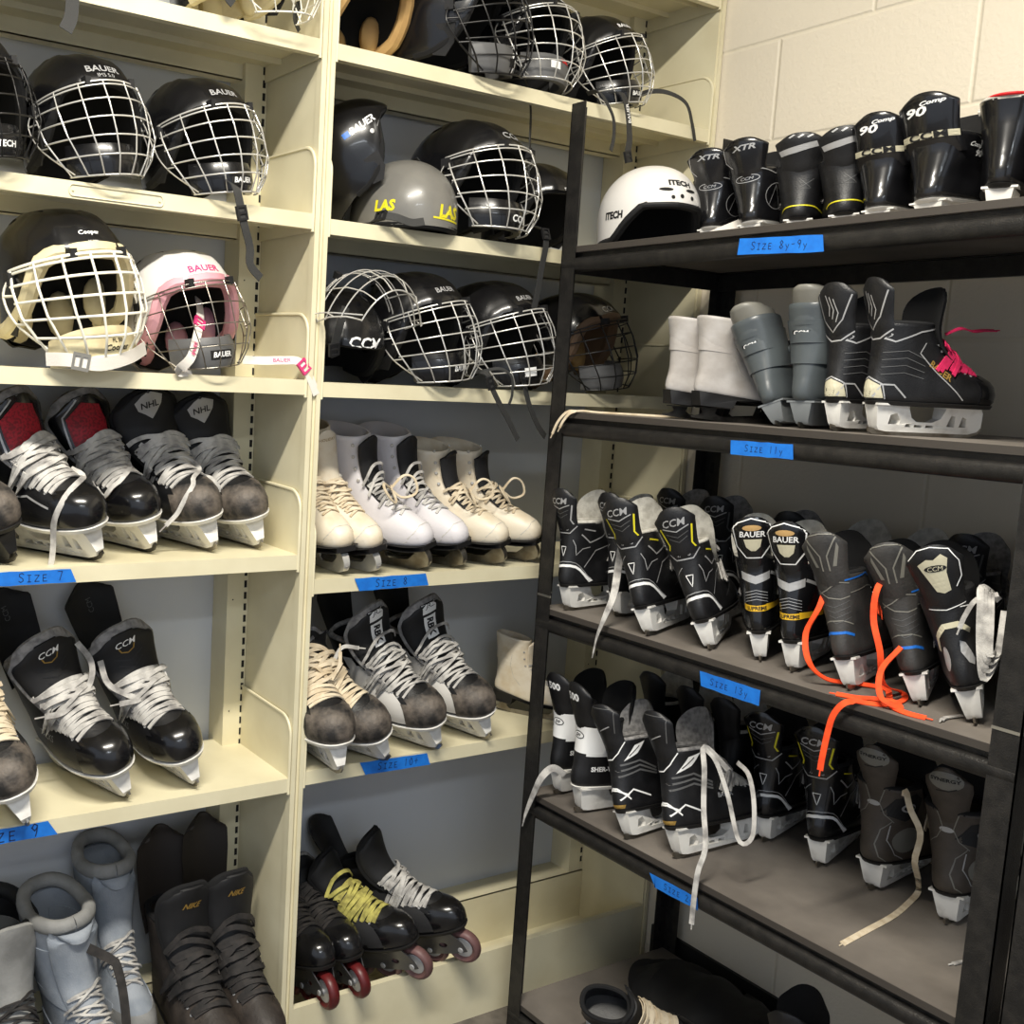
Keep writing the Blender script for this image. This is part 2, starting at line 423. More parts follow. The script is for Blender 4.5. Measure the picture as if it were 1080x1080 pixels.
# ------------------------------------------------------------------ cream steel library shelving
def end_bracket(parent, x, z, side):
    """rounded side plate of a shelf: rises above the shelf and carries it; side=+1 at the right end of the shelf"""
    D = .205; H = .112; r = .035
    pts = [(0, -.03)] + [(0, H-r)] + [(r-r*math.cos(a), H-r+r*math.sin(a)) for a in [R(k) for k in range(15, 91, 15)]] + [(D, H+.004), (D, -.03)]
    mb = MB().prism([pts], lambda u, v, t: (x+t, u+.001, z+v), -.0012, .0012)
    edge = [(x-side*.001, .001+u, z+v) for u, v in pts[:-1]]
    mb.tube(edge, .0028, 6)
    return mb.build('end_bracket', M['cream'], parent)
def shelf(parent, x0, x1, z, holder=None):
    D = .246; t = .0257
    mb = MB()
    mb.box((x0, 0, z-.0018), (x1, D, z))
    mb.box((x0, 0, z-t), (x1, .002, z-.0018)); mb.box((x0, .002, z-t), (x1, .014, z-t+.0016))
    mb.box((x0, D-.03, z-t-.004), (x1, D-.002, z-t-.002)); mb.box((x0, D-.03, z-t-.004), (x1, D-.028, z-.0018))
    mb.box((x0, .06, z-.012), (x1, .062, z-.0018)); mb.box((x0, .14, z-.012), (x1, .142, z-.0018))
    s = mb.build('shelf', M['cream'], parent, smooth=False)
    for x, sd in ((x0-.0012, -1), (x1+.0012, 1)): end_bracket(s, x, z, sd)
    if holder:
        a, b = holder
        h = MB()
        zc = z-.0132
        o = [(a+.006-.006*math.sin(k), zc-.0085*math.cos(k)) for k in [R(q) for q in range(0, 181, 30)]] + [(b-.006+.006*math.sin(k), zc+.0085*math.cos(k)) for k in [R(q) for q in range(0, 181, 30)]]
        h.tube([(p[0], -.001, p[1]) for p in o+o[:1]], .0011, 5)
        for q in (a+.006, b-.006): h.cyl((q, -.0005, zc), (0, -1, 0), .0018, .0015, 8)
        h.build('label_holder', M['cream'], s)
    return s
def upright(parent, xa, xb, top=2.35, name='upright'):
    mb = MB().box((xa, .004, 0), (xb, .272, top))
    mb.build(name, M['cream'], parent, smooth=False)
def flange(parent, xa, xb, top=2.35):
    mb = MB(); mb.box((xa, -.001, 0), (xb, .003, top)); mb.box((xa, .003, 0), (xa+.0012, .016, top))
    mb.build('front_flange', M['cream'], parent, smooth=False)
def slotted_post(parent, x0, x1, slot_side, top=2.35):
    p = MB().box((x0, .203, 0), (x1, .267, top)).build('slotted_post', M['cream'], parent, smooth=False)
    mb = MB(); xs = x1-.0085 if slot_side > 0 else x0+.0035
    z = .16
    while z < 2.3:
        mb.box((xs, .2024, z), (xs+.0055, .2032, z+.0135)); z += .0225
    s = mb.build('slots', M['slot'], p, smooth=False)
    for z in [.3, .66, .88, 1.08, 1.48, 1.7]: MB().cyl((x0+.012, .2032, z), (0, -1, 0), .0014, .0008, 8).build('screw_hole', M['slot'], p)
def base_tray(parent, x0, x1):
    mb = MB()
    mb.box((x0, 0, 0), (x1, .0025, .139)); mb.box((x0, .0025, .1365), (x1, .014, .139))
    mb.box((x0, .0025, .018), (x1, .2, .02)); mb.box((x0, .2, .0), (x1, .2025, .139)); mb.box((x0, .2, .137), (x1, .2675, .139))
    return mb.build('base_tray', M['cream'], parent, smooth=False)

S = dict(S1=1.8642, S2=1.5827, S3=1.3042, S4=.9992, S5=.5917)
T = dict(T1=1.8634, T2=1.5777, T3=1.3018, T4=.9531, T5=.5992)
bayA = empty('shelving_unit', 'cream steel shelving bay on the left, with the size 7 and 9 shelves', 'shelves', 'cream steel library shelving bays')
X0a, X1a = -.944, -.0165
for k, z in S.items(): shelf(bayA, X0a, X1a, z, (-.434, -.285) if k == 'S2' else None)
shelf(bayA, X0a, X1a, 2.145)
upright(bayA, -.0108, -.0006); upright(bayA, -.96, -.948)
flange(bayA, -.013, -.0045); flange(bayA, -.958, -.949)
slotted_post(bayA, -.055, -.0115, 1); slotted_post(bayA, -.946, -.906, -1)
base_tray(bayA, X0a, X1a+.003)
MB().box((X0a, .268, 0), (-.0115, .271, 2.35)).build('back_panel', M['panel'], bayA, smooth=False)
bayB = empty('shelving_unit', 'cream steel shelving bay in the corner, partly behind the black rack', 'shelves', 'cream steel library shelving bays')
X0b, X1b = .0155, .927
for k, z in T.items(): shelf(bayB, X0b, X1b, z)
shelf(bayB, X0b, X1b, 2.135)
upright(bayB, .0003, .0105); upright(bayB, .932, .944)
flange(bayB, .0045, .0128); flange(bayB, .935, .9448)
slotted_post(bayB, .0115, .052, -1); slotted_post(bayB, .888, .9315, 1)
base_tray(bayB, X0b-.003, X1b+.004)
MB().box((.0115, .268, 0), (.9315, .271, 2.35)).build('back_panel', M['panel'], bayB, smooth=False)

# ------------------------------------------------------------------ black boltless rack along the right wall
RZ = [1.5715, 1.2676, .8895, .5162, .0756]
def rack(name_label, ya, yb, boards=True):
    """ya: far end (towards the corner), yb: near end; front plane at x=.477"""
    XA, XB = .4772, .925
    r = empty('storage_rack', name_label, 'rack')
    def post(x, y, sx, sy):
        mb = MB()
        for z0, z1 in ((0, .913), (.915, 1.829)):
            mb.box((min(x, x+sx*.0018), min(y, y+sy*.036), z0), (max(x, x+sx*.0018), max(y, y+sy*.036), z1))
            mb.box((min(x, x+sx*.036), min(y, y+sy*.0018), z0), (max(x, x+sx*.036), max(y, y+sy*.0018), z1))
        p = mb.build('post', M['rack'], r, smooth=False)
        j = MB().box((min(x-sx*.0008, x+sx*.002), min(y-sy*.0008, y+sy*.0368), .9115), (max(x-sx*.0008, x+sx*.002), max(y-sy*.0008, y+sy*.0368), .9155))
        j.box((min(x-sx*.0008, x+sx*.0368), min(y-sy*.0008, y+sy*.002), .9115), (max(x-sx*.0008, x+sx*.0368), max(y-sy*.0008, y+sy*.002), .9155))
        j.build('post_joint', M['joint'], p, smooth=False)
        if sx < 0:
            ks = MB()
            for q in range(30):
                zz = .06+q*.0572
                ks.box((x-.0026, y+sy*.014, zz), (x-.0017, y+sy*.022, zz+.024)) if sy > 0 else ks.box((x-.0026, y-.022, zz), (x-.0017, y-.014, zz+.024))
                ks.box((x-.022, min(y+sy*.0017, y+sy*.0026), zz), (x-.014, max(y+sy*.0017, y+sy*.0026), zz+.024))
            ks.build('keyhole_slots', M['slot'], p, smooth=False)
        MB().box((min(x-sx*.002, x+sx*.038), min(y-sy*.002, y+sy*.038), 0), (max(x-sx*.002, x+sx*.038), max(y-sy*.002, y+sy*.038), .012)).build('foot', M['sole'], p, smooth=False)
    post(XA, ya, 1, -1); post(XA, yb, 1, 1); post(XB, ya, -1, -1); post(XB, yb, -1, 1)
    for z in RZ:
        # rolled front and rear beams
        prof2 = [(.012, -.0215), (.004, -.0208), (-.0005, -.0225), (-.0035, -.027), (-.0042, -.033), (-.003, -.039), (0, -.0445), (.004, -.0463), (.012, -.0463)]
        for x, sx in ((XA+.003, 1), (XB-.003, -1)):
            mb = MB()
            mb.prism([prof2], lambda u, v, t, x=x, sx=sx: (x+sx*u, t, z+v), ya-.002, yb+.002)
            mb.box((min(x+sx*.010, x+sx*.013), yb+.002, z-.0463), (max(x+sx*.010, x+sx*.013), ya-.002, z-.0115))
            mb.box((min(x+sx*.013, x+sx*.03), yb+.002, z-.0135), (max(x+sx*.013, x+sx*.03), ya-.002, z-.0118))
            mb.build('beam', M['rack'], r, angle=50)
        for y, sy in ((ya, -1), (yb, 1)):
            mb = MB()
            mb.box((XA+.036, min(y+sy*.002, y+sy*.006), z-.0463), (XB-.036, max(y+sy*.002, y+sy*.006), z-.0118))
            mb.box((XA+.006, min(y+sy*.006, y+sy*.02), z-.0135), (XB-.006, max(y+sy*.006, y+sy*.02), z-.0118))
            mb.build('end_beam', M['rack'], r, smooth=False)
        b = MB().box((XA+.0045, yb+.0025, z-.0112), (XB-.0045, ya-.0025, z)).build('shelf_board', M['board'], r, smooth=False)
        MB().box((XA+.0035, yb+.0025, z-.0110), (XA+.0046, ya-.0025, z-.0004)).build('board_edge', M['boardedge'], b, smooth=False)
    return r
rackA = rack('black steel boltless rack of particle board shelves holding the youth skates', -.0709, -.9683)
rackB = rack('second black steel rack at the right edge, beside the skate rack', -.9860, -1.8834)

# ------------------------------------------------------------------ masking tape labels
def tape(label, p0, p1, ztop, zbot, axis, writing, tsize, ragged=((0, 0), (0, 0)), z1=None, toff=.5):
    """p0, p1 along the shelf (world x on the cream shelves, world y on the rack)"""
    z1 = ztop if z1 is None else z1; dz = ztop-zbot
    cols = 8; out = []
    if axis == 'x': f = lambda a, z, d: (a, -.0016-d, z)
    else: f = lambda a, z, d: (.4752-d, a, z)
    pts = []
    for i in range(cols+1):
        t = i/cols; a = lerp(p0, p1, t); zt = lerp(ztop, z1, t)
        e = (random.random()-.5)*.0012
        ra = ragged[0][0] if i == 0 else ragged[1][0] if i == cols else 0
        rb = ragged[0][1] if i == 0 else ragged[1][1] if i == cols else 0
        s_ = 1 if p1 > p0 else -1
        pts.append(((a+s_*ra, zt+e), (a+s_*rb, zt-dz-e)))
    mb = MB(); vs = []
    for d in (.0003, 0):
        for (a, z), (b, z2) in pts: vs += [f(a, z, d+.0004), f(b, z2, d+.0004)]
    n = 2*(cols+1); fs = []
    for i in range(cols):
        fs += [(2*i, 2*i+1, 2*i+3, 2*i+2), (n+2*i, n+2*i+2, n+2*i+3, n+2*i+1)]
        for o in (0, 1): fs.append((2*i+o, 2*i+2+o, n+2*i+2+o, n+2*i+o))
    fs += [(0, 1, n+1, n), (2*cols, 2*cols+1, n+2*cols+1, n+2*cols)]
    mb.add(vs, fs)
    o = mb.build('tape_label', M['tape'], smooth=False); tag(o, label, 'tape label', 'blue masking tape size labels')
    c = lerp(p0, p1, toff); zc = lerp(ztop, z1, toff)-dz/2
    slope = math.degrees(math.atan2(z1-ztop, abs(p1-p0)))
    decal(o, None, 'hand', writing, f(c, zc, .0009), (1, 0, 0) if axis == 'x' else (0, -1, 0), (0, 0, 1), M['ink'], size=tsize, rot=slope, name='handwriting', off=0)
    return o
tape('blue tape strip reading SIZE 7 on the cream shelf edge', -.545, -.422, .9965, .9745, 'x', 'SIZE 7', .068, ((0, 0), (0, .009)), toff=.62)
tape('blue tape strip reading SIZE 9 at the left on the cream shelf edge', -.60, -.452, .5905, .5665, 'x', 'SIZE 9', .10, ((0, 0), (0, .016)), toff=.555)
tape('blue tape strip reading SIZE 8 under the white figure skates', .100, .262, .951, .9275, 'x', 'SIZE 8', .07, ((0, .012), (-.004, .004)), z1=.9525, toff=.5)
tape('blue tape strip reading SIZE 10+ on the lower cream shelf', .132, .290, .5995, .5745, 'x', 'SIZE 10+', .092, ((0, .014), (-.004, .005)), z1=.5965, toff=.55)
tape('blue tape strip reading SIZE 8y-9y on the top rack shelf', -.474, -.621, 1.554, 1.5295, 'y', 'SIZE 8y-9y', .098, ((.002, 0), (0, .004)), z1=1.548)
tape('blue tape strip reading SIZE 11y on the second rack shelf', -.494, -.606, 1.243, 1.221, 'y', 'SIZE 11y', .068, ((0, .002), (0, .003)), z1=1.245, toff=.55)
tape('blue tape strip reading SIZE 13y on the middle rack shelf', -.475, -.592, .866, .8415, 'y', 'SIZE 13y', .072, ((0, .005), (0, 0)), z1=.8655)
tape('blue tape strip reading SIZE 2y on the lower rack shelf', -.408, -.512, .490, .4695, 'y', 'SIZE 2y', .062, ((0, .015), (0, .003)), z1=.492, toff=.62)

# ------------------------------------------------------------------ skates
BOOT = [  # z above the sole, heel x, toe x, half width at heel, half width at forefoot
 (.000,-.120,.126,.026,.035), (.003,-.128,.136,.030,.041), (.012,-.133,.1425,.033,.0455), (.026,-.134,.144,.034,.047),
 (.040,-.132,.1395,.035,.0455), (.050,-.130,.130,.0355,.0425), (.058,-.129,.114,.036,.039), (.065,-.128,.097,.0365,.036),
 (.074,-.127,.079,.037,.0335), (.085,-.126,.060,.038,.032), (.098,-.125,.041,.0385,.032), (.112,-.124,.022,.039,.033),
 (.126,-.124,.006,.040,.034), (.140,-.126,-.006,.041,.0355), (.152,-.129,-.012,.042,.037)]
FIG = [
 (.000,-.118,.130,.026,.034), (.004,-.123,.138,.030,.040), (.014,-.125,.142,.032,.042), (.028,-.124,.140,.033,.041),
 (.040,-.122,.130,.0335,.039), (.050,-.120,.113,.034,.036), (.059,-.119,.094,.0345,.033), (.070,-.118,.072,.035,.031),
 (.084,-.118,.050,.035,.030), (.100,-.118,.030,.035,.030), (.120,-.119,.012,.036,.031), (.145,-.121,.000,.038,.033),
 (.170,-.124,-.004,.040,.035), (.192,-.127,-.004,.042,.037), (.205,-.128,-.003,.043,.038)]
def layered(tab, h, n=40, px=.95, py=.78, tilt=0.0, grow=0.0, top_inner=True, depth=.07, wall=.005, subdiv=2):
    rows = []
    for a, b in zip(tab, tab[1:]):
        for k in range(subdiv): rows.append([lerp(p, q, k/subdiv) for p, q in zip(a, b)])
    rows.append(list(tab[-1]))
    def ring(z, xb, xf, wh, wf, ins=0.0):
        xb += ins; xf -= ins; wh -= ins; wf -= ins; out = []
        for k in range(n):
            a = 2*math.pi*k/n; c, s = math.cos(a), math.sin(a)
            x = (xb+xf)/2 + (xf-xb)/2*math.copysign(abs(c)**px, c)
            t = max(0, min(1, (x+.09)/.17)); t = t*t*(3-2*t)
            w = lerp(wh, wf, t)
            out.append((x, w*math.copysign(abs(s)**py, s), h + z + tilt*max(0, (.02-x))))
        return out
    mb = MB()
    rs = [ring(z, xb-grow, xf+grow, wh+grow, wf+grow) for z, xb, xf, wh, wf in rows]
    if top_inner:
        z, xb, xf, wh, wf = rows[-1]
        rs.append(ring(z+.003, xb, xf, wh, wf, wall*.5)); rs.append(ring(z+.0015, xb, xf, wh, wf, wall))
        for d in (.25, .55, 1): rs.append(ring(z-depth*d, xb, xf+.02*d, wh, wf, wall+.002*d))
    mb.rings(rs, True, True, True)
    return mb
def cut(mb, pred, off):
    """the faces of mb that satisfy pred, pushed outward by off"""
    bm = bmesh.new(); vs = [bm.verts.new(p) for p in mb.v]
    for f in mb.f:
        try: bm.faces.new([vs[i] for i in f])
        except ValueError: pass
    bmesh.ops.recalc_face_normals(bm, faces=bm.faces[:]); bm.normal_update()
    nv = [v.co + v.normal*off for v in bm.verts]
    keep = [f for f in bm.faces if pred(f.calc_center_median()) and len(f.verts) < 9]
    used = {}; out = MB()
    edges = {}
    for f in keep:
        ids = []
        for v in f.verts:
            if v.index not in used or True:
                pass
            k = id(v)
            if k not in used: used[k] = (len(out.v), v); out.v.append(tuple(v.co + v.normal*off))
            ids.append(used[k][0])
        out.f.append(tuple(ids))
        for a, b in zip(ids, ids[1:]+ids[:1]): edges[(a, b)] = 1
    # turned-in rim
    inv = {i: v for i, v in used.values()}; rim = {}
    for (a, b) in list(edges):
        if (b, a) not in edges:
            for i in (a, b):
                if i not in rim: rim[i] = len(out.v); v = inv[i]; out.v.append(tuple(v.co - v.normal*.0015))
            out.f.append((b, a, rim[a], rim[b]))
    bm.free(); return out
def plate(path, widths, th, bend=0.0, pw=2.0, fwd=1, n=18, m=10, y0=0.0, droop=.018):
    """curved tongue or guard: path of (x, z), half widths along it, edges bent by bend*(y/w)^pw towards -fwd x"""
    P = smooth_path([(x, 0, z) for x, z in path], n); rows = []
    for side in (1, -1):
        for i, p in enumerate(P):
            t = i/n; k = t*(len(widths)-1); j = min(int(k), len(widths)-2); w = lerp(widths[j], widths[j+1], k-j)
            d = (P[min(i+1, n)] - P[max(i-1, 0)]).normalized(); nn = V((d.z, 0, -d.x))*fwd
            edge_fac = 1 - (.35 if i in (0, n) else 0)
            row = []
            for q in range(m+1):
                s = -1 + 2*q/m; y = s*w
                rnd = 1 - abs(s)**6*.8
                x_ = p + V((-fwd*bend*abs(s)**pw, y0+y, 0)) - d*(droop*abs(s)**2.6*max(0, (t-.55)/.45)**1.5)
                row.append(x_ + nn*(side*th/2*rnd*edge_fac))
            rows.append((side, row))
    f = [r for s, r in rows if s == 1]; b = [r for s, r in rows if s == -1]
    rings = [fr + list(reversed(br)) for fr, br in zip(f, b)]
    return MB().rings(rings, True, True, True)

def hockey_holder(parent, h, hm, sm, tower=.019, windows=True, L=1.0):
    out = [(-.120, h), (-.1195, h-.006), (-.112, .018), (-.106, .010), (-.09, .0075), (.10, .0075), (.120, .013), (.1265, .022), (.121, h-.012), (.115, h-.005), (.115, h),
           (.034, h), (.036, h-.006), (.030, .036), (.012, .028), (-.022, .028), (-.036, .036), (-.046, h-.010), (-.048, h)]
    holes = []
    if windows:
        holes = [[(-.088, .022), (-.064, .022), (-.062, .030), (-.072, .044), (-.086, .040)],
                 [(.048, .021), (.066, .021), (.062, .042), (.052, .044)], [(.076, .021), (.092, .021), (.088, .038), (.078, .042)],
                 [(-.050, .0175), (-.034, .0175), (-.036, .0235), (-.048, .0235)], [(-.026, .0175), (-.008, .0175), (-.008, .0225), (-.026, .0225)],
                 [(.0, .0175), (.018, .0175), (.018, .0225), (0, .0225)]]
    out = [(x*L, z) for x, z in out]; holes = [[(x*L, z) for x, z in hh] for hh in holes]
    def to3(u, v, t):
        k = max(0, min(1, (v-.0075)/(h-.0075)))
        w = lerp(.0105, tower, k**.9) if u < -.04 else lerp(.0042, tower, k**1.2) if u > .03 else lerp(.006, tower, k**1.2)
        return (u, t*w, v)
    ho = MB().prism([out]+holes, to3, -1, 1)
    # flared foot plates under the sole
    for x0, x1 in ((.034*L, .117*L), (-.121*L, -.046*L)):
        ho.box((x0, -tower*1.25, h-.0035), (x1, tower*1.25, h+.0005))
    hob = ho.build('blade_holder', hm, parent, angle=30)
    bl = [(-.123, .015), (-.1215, .006), (-.112, .0012), (-.09, 0), (.085, 0), (.108, .0022), (.124, .008), (.1335, .0175), (.131, .0225), (.122, .016), (.10, .0105), (-.10, .0105), (-.112, .0135)]
    MB().prism([[(x*L, z) for x, z in bl]], lambda u, v, t: (u, t, v), -.0016, .0016).build('blade', sm, parent, smooth=False)
    return hob

def lace_rows(parent, tree, rows, m, width=.0065, x0=.086, x1=.004, y0=.022, y1=.031, th=.0022, jitter=.0015, name='laces', zoff=0.0, rnd=None, h=.062, seg=10, knots=True, loose=4):
    rnd = rnd or random.Random(3); mb = MB(); dr = V((-.62, 0, -.78)).normalized()
    def hit(x, y, lift):
        o = V((x, y, h+.075)) - dr*.10
        # start far along the ray so that x names where it lands on the instep
        zi = h + .066 + max(0, (.09-x))*.62
        o = V((x, y, zi)) - dr*.12
        q = tree.ray_cast(o, dr, .25)
        if q[0] is None: q = tree.find_nearest(V((x, y, zi)))
        n = q[1] if q[1].dot(-dr) > 0 else -q[1]
        return q[0] + n*lift, n
    for i in range(rows):
        t = i/(rows-1); x = lerp(x0, x1, t); yy = lerp(y0, y1, t); dx = (x1-x0)/(rows-1)
        for s in ((1, -1) if i < rows-1 else (1,)):
            pts = []; ns = []
            jj = rnd.uniform(-jitter, jitter); kk = rnd.uniform(-jitter, jitter)
            for k in range(seg+1):
                u = k/seg; y = s*lerp(yy, -yy, u); xx = x + (dx*.8*u if i < rows-1 else 0) + lerp(jj, kk, u)
                l = .0018 + (.0026 if s > 0 else .0005)*math.sin(math.pi*u) + .001*t
                p, n = hit(xx, y, l); pts.append(p); ns.append(n)
            mb.ribbon(pts, width, th, lambda i_, p_: ns[i_])
    if loose:
        for j in range(loose):
            t = .62+.42*j/max(1, loose-1); x = lerp(x0, x1, t); pts, ns = [], []
            a = rnd.uniform(-1, 1)
            for k in range(15):
                u = k/14; y = lerp(-y1*1.12, y1*1.12, u)
                p, n = hit(x + .016*math.sin(u*3+a*3)+.006*a+.022*a*(u-.5), y, .004+.005*math.sin(math.pi*u)+.002*j/3 + .002*math.sin(u*9+a*5)); pts.append(p); ns.append(n)
            mb.ribbon(pts, width*1.05, th, lambda i_, p_: ns[i_])
    return mb.build(name, m, parent, angle=60)
def lace_tail(parent, pts, m, width=.006, name='lace_end', nrm=(-1, 0, .2), th=.002, n=24, hang=True):
    P = smooth_path(pts, n)
    bl = [c for c in parent.children if c.name.split('.')[0] in ('boot', 'toe_cap', 'tongue', 'tongue_lining', 'outsole', 'tendon_guard')]
    if bl:
        tr = bvh_of(bl); Q = []
        for p in P:
            q, nn, _, dd = tr.find_nearest(p)
            if q is not None and (p-q).dot(nn) < .0045 and dd < .05: p = q + nn*.0045
            Q.append(p)
        P = [Q[0]] + [(a+b*2+c)/4 for a, b, c in zip(Q, Q[1:], Q[2:])] + [Q[-1]]
    mb = MB().ribbon(P, width, th, nrm)
    d = (P[-1]-P[-2]).normalized()
    mb.tube([P[-1], P[-1]+d*.014], .0014, 6)
    o = mb.build(name, m, parent, angle=60)
    if hang: o['hang'] = 1
    return o
def eyelets(parent, tree, m, xs, h, ys=.031, r=.0026):
    mb = MB(); dr = V((-.62, 0, -.78)).normalized()
    for x in xs:
        for s in (1, -1):
            zi = h+.066+max(0, (.09-x))*.62
            q = tree.ray_cast(V((x, s*ys, zi))-dr*.12, dr, .25)
            if q[0] is None: continue
            n = q[1] if q[1].dot(-dr) > 0 else -q[1]
            mb.cyl(q[0]-n*.0005, n, r, .0015, 10)
    if mb.v: mb.build('eyelets', m, parent)

def hockey(label, boot='boot', cap='cap', felt='felt', tongue='matte', lace='lace', holder='holder', blade='steel', sole='sole', guardm=None, guard=True,
           h=.062, rows=9, group=None, name='hockey_skate', cat='ice skate', tongue_up=0.0, guard_up=0.0, lean=1.0, seed=1, deco=None, felt_extra=.006, laces=True,
           tongue_w=1.0, side=None, guard_shape=None, tonguefelt=True, loose=7, frame=None, toe_line=None, heel_cap=None, windows=True, lace_w=.0072, tower=.018):
    root = empty(name, label, cat, group)
    body = layered(BOOT, h, tilt=0.0)
    bo = body.build('boot', M[boot], root, angle=60)
    lm = layered([(z+.001, xb+.006, xf-.006, wh-.0055, wf-.0055) for z, xb, xf, wh, wf in BOOT[-5:]], h, top_inner=False)
    # padded collar
    z, xb, xf, wh, wf = BOOT[-1]
    col = []
    for k in range(33):
        a = 2*math.pi*k/32; c, s = math.cos(a), math.sin(a)
        x = (xb+xf)/2 + ((xf-xb)/2-.005)*math.copysign(abs(c)**.95, c); col.append((x, (lerp(wh, wf, .3)-.004)*math.copysign(abs(s)**.78, s), h+z+.001))
    MB().tube(col, .0058, 8).build('collar_lining', M[felt if felt in ('felt', 'feltw') else 'lining'] if felt else M['lining'], root)
    # toe cap and outsole
    capm = cut(body, lambda c: c.x > .086 and c.z < h+.061, .0016)
    co = capm.build('toe_cap', M[cap], root, angle=60)
    so = layered([(-.004, -.122, .132, .027, .037), (-.003, -.128, .139, .031, .043), (.0035, -.132, .143, .0335, .0465), (.0045, -.130, .141, .032, .045)], h, top_inner=False, subdiv=1)
    so.build('outsole', M[sole], root, angle=50)
    if heel_cap:
        cut(body, lambda c: c.x < -.085 and c.z < h+.045 and (c.z-h) < .05+(-.085-c.x)*.3, .0012).build('heel_counter', M[heel_cap], root, angle=60)
    if side:
        cut(body, lambda c: abs(c.y) > .017 and -.06 < c.x < .085 and (c.z-h) > .012 and (c.z-h) < .058+(.07-c.x)*.5 and (c.z-h) > .026+(.03-c.x)*.45, .001).build('side_panel', M[side], root, angle=60)
    # tongue
    tu = tongue_up
    tp = [(.058, h+.078), (.030, h+.098), (.006, h+.120), (-.006, h+.150), (-.006+tu*.1, h+.180+tu*.5), (.000+tu*.2, h+.205+tu), (.006+tu*.3, h+.222+tu)]
    tw = [w*tongue_w for w in (.028, .031, .035, .041, .046, .047, .044, .034)]
    if tonguefelt:
        fe = plate([(x-.003, z) for x, z in tp[:-1]]+[(tp[-1][0]-.003, tp[-1][1]+felt_extra)], [w+.0035 for w in tw], .010, bend=.020, fwd=1)
        fo = fe.build('tongue_lining', M[felt or 'lining'], root, angle=60)
    tg = plate([(x+.004, z) for x, z in tp], tw, .006, bend=.020, fwd=1)
    to = tg.build('tongue', M[tongue], root, angle=60)
    go = None
    if guard:
        gu = guard_up
        gp = [(-.112, h+.112), (-.123-.001*lean, h+.138), (-.125-.008*lean, h+.165), (-.126-.015*lean, h+.195+gu*.5), (-.126-.020*lean, h+.218+gu), (-.124-.022*lean, h+.236+gu)]
        gw = guard_shape or [.024, .031, .032, .038, .041, .034]
        go = plate(gp, gw, .007, bend=.016, fwd=-1).build('tendon_guard', M[guardm or boot], root, angle=60)
    tree = bvh_of([bo, to])
    if laces:
        lace_rows(root, tree, rows, M[lace], h=h, rnd=random.Random(seed), loose=loose, width=lace_w, y0=.029, y1=.039, jitter=.0028)
        eyelets(root, bvh_of([bo]), M['silver'], [lerp(.078, -.004, i/(rows-1)) for i in range(rows)], h)
    if frame: frame(root, h)
    else: hockey_holder(root, h, M[holder], M[blade], windows=windows, tower=tower)
    if deco:
        D = dict(root=root, body=body, boot=bo, cap=co, tongue=to, guard=go, h=h, tb=bvh_of([bo, co]), tt=bvh_of([to]), tg=bvh_of([go]) if go else None)
        deco(D)
    return root

# viewing frames for marks: from behind the heel, from the -y side, from the toe
RX, RY = (0, -1, 0), (0, 0, 1)
SX = (1, 0, 0)
FX = (0, 1, 0)
def rear(D, kind, data, o, m, size=1.0, on='boot', **k):
    if on == 'boot': return wrap(D['boot'], D['tb'], kind, data, o, m, D['h'], size=size, **k)
    t = {'boot': D['tb'], 'guard': D['tg']}[on]; p = D['boot'] if on == 'boot' else D['guard']
    return decal(p, t, kind, data, (-.15, o[0], D['h']+o[1]), RX, RY, M[m], size=size, reach=.06, **k)
def sidev(D, kind, data, o, m, size=1.0, **k):
    return decal(D['boot'], D['tb'], kind, data, (o[0], -.05, D['h']+o[1]), SX, (0, 0, 1), M[m], size=size, reach=.06, **k)
def tong(D, kind, data, o, m, size=1.0, **k):
    return decal(D['tongue'], D['tt'], kind, data, (.03, o[0], D['h']+o[1]), FX, (0, 0, 1), M[m], size=size, reach=.08, **k)
def toev(D, kind, data, o, m, size=1.0, **k):
    return decal(D['cap'], D['tb'], kind, data, (.16, o[0], D['h']+o[1]), FX, (0, 0, 1), M[m], size=size, reach=.1, **k)
def mir(pts): return [(-x, y) for x, y in pts]

def heel_arc(D, m, z=.034, w=.005, drop=.024, n=9, yw=.034):
    rear(D, 'line', ([(lerp(-.062, .085, i/n), z - drop*abs(lerp(-1, 1, i/n))**2.2) for i in range(n+1)], w), (0, 0), m)

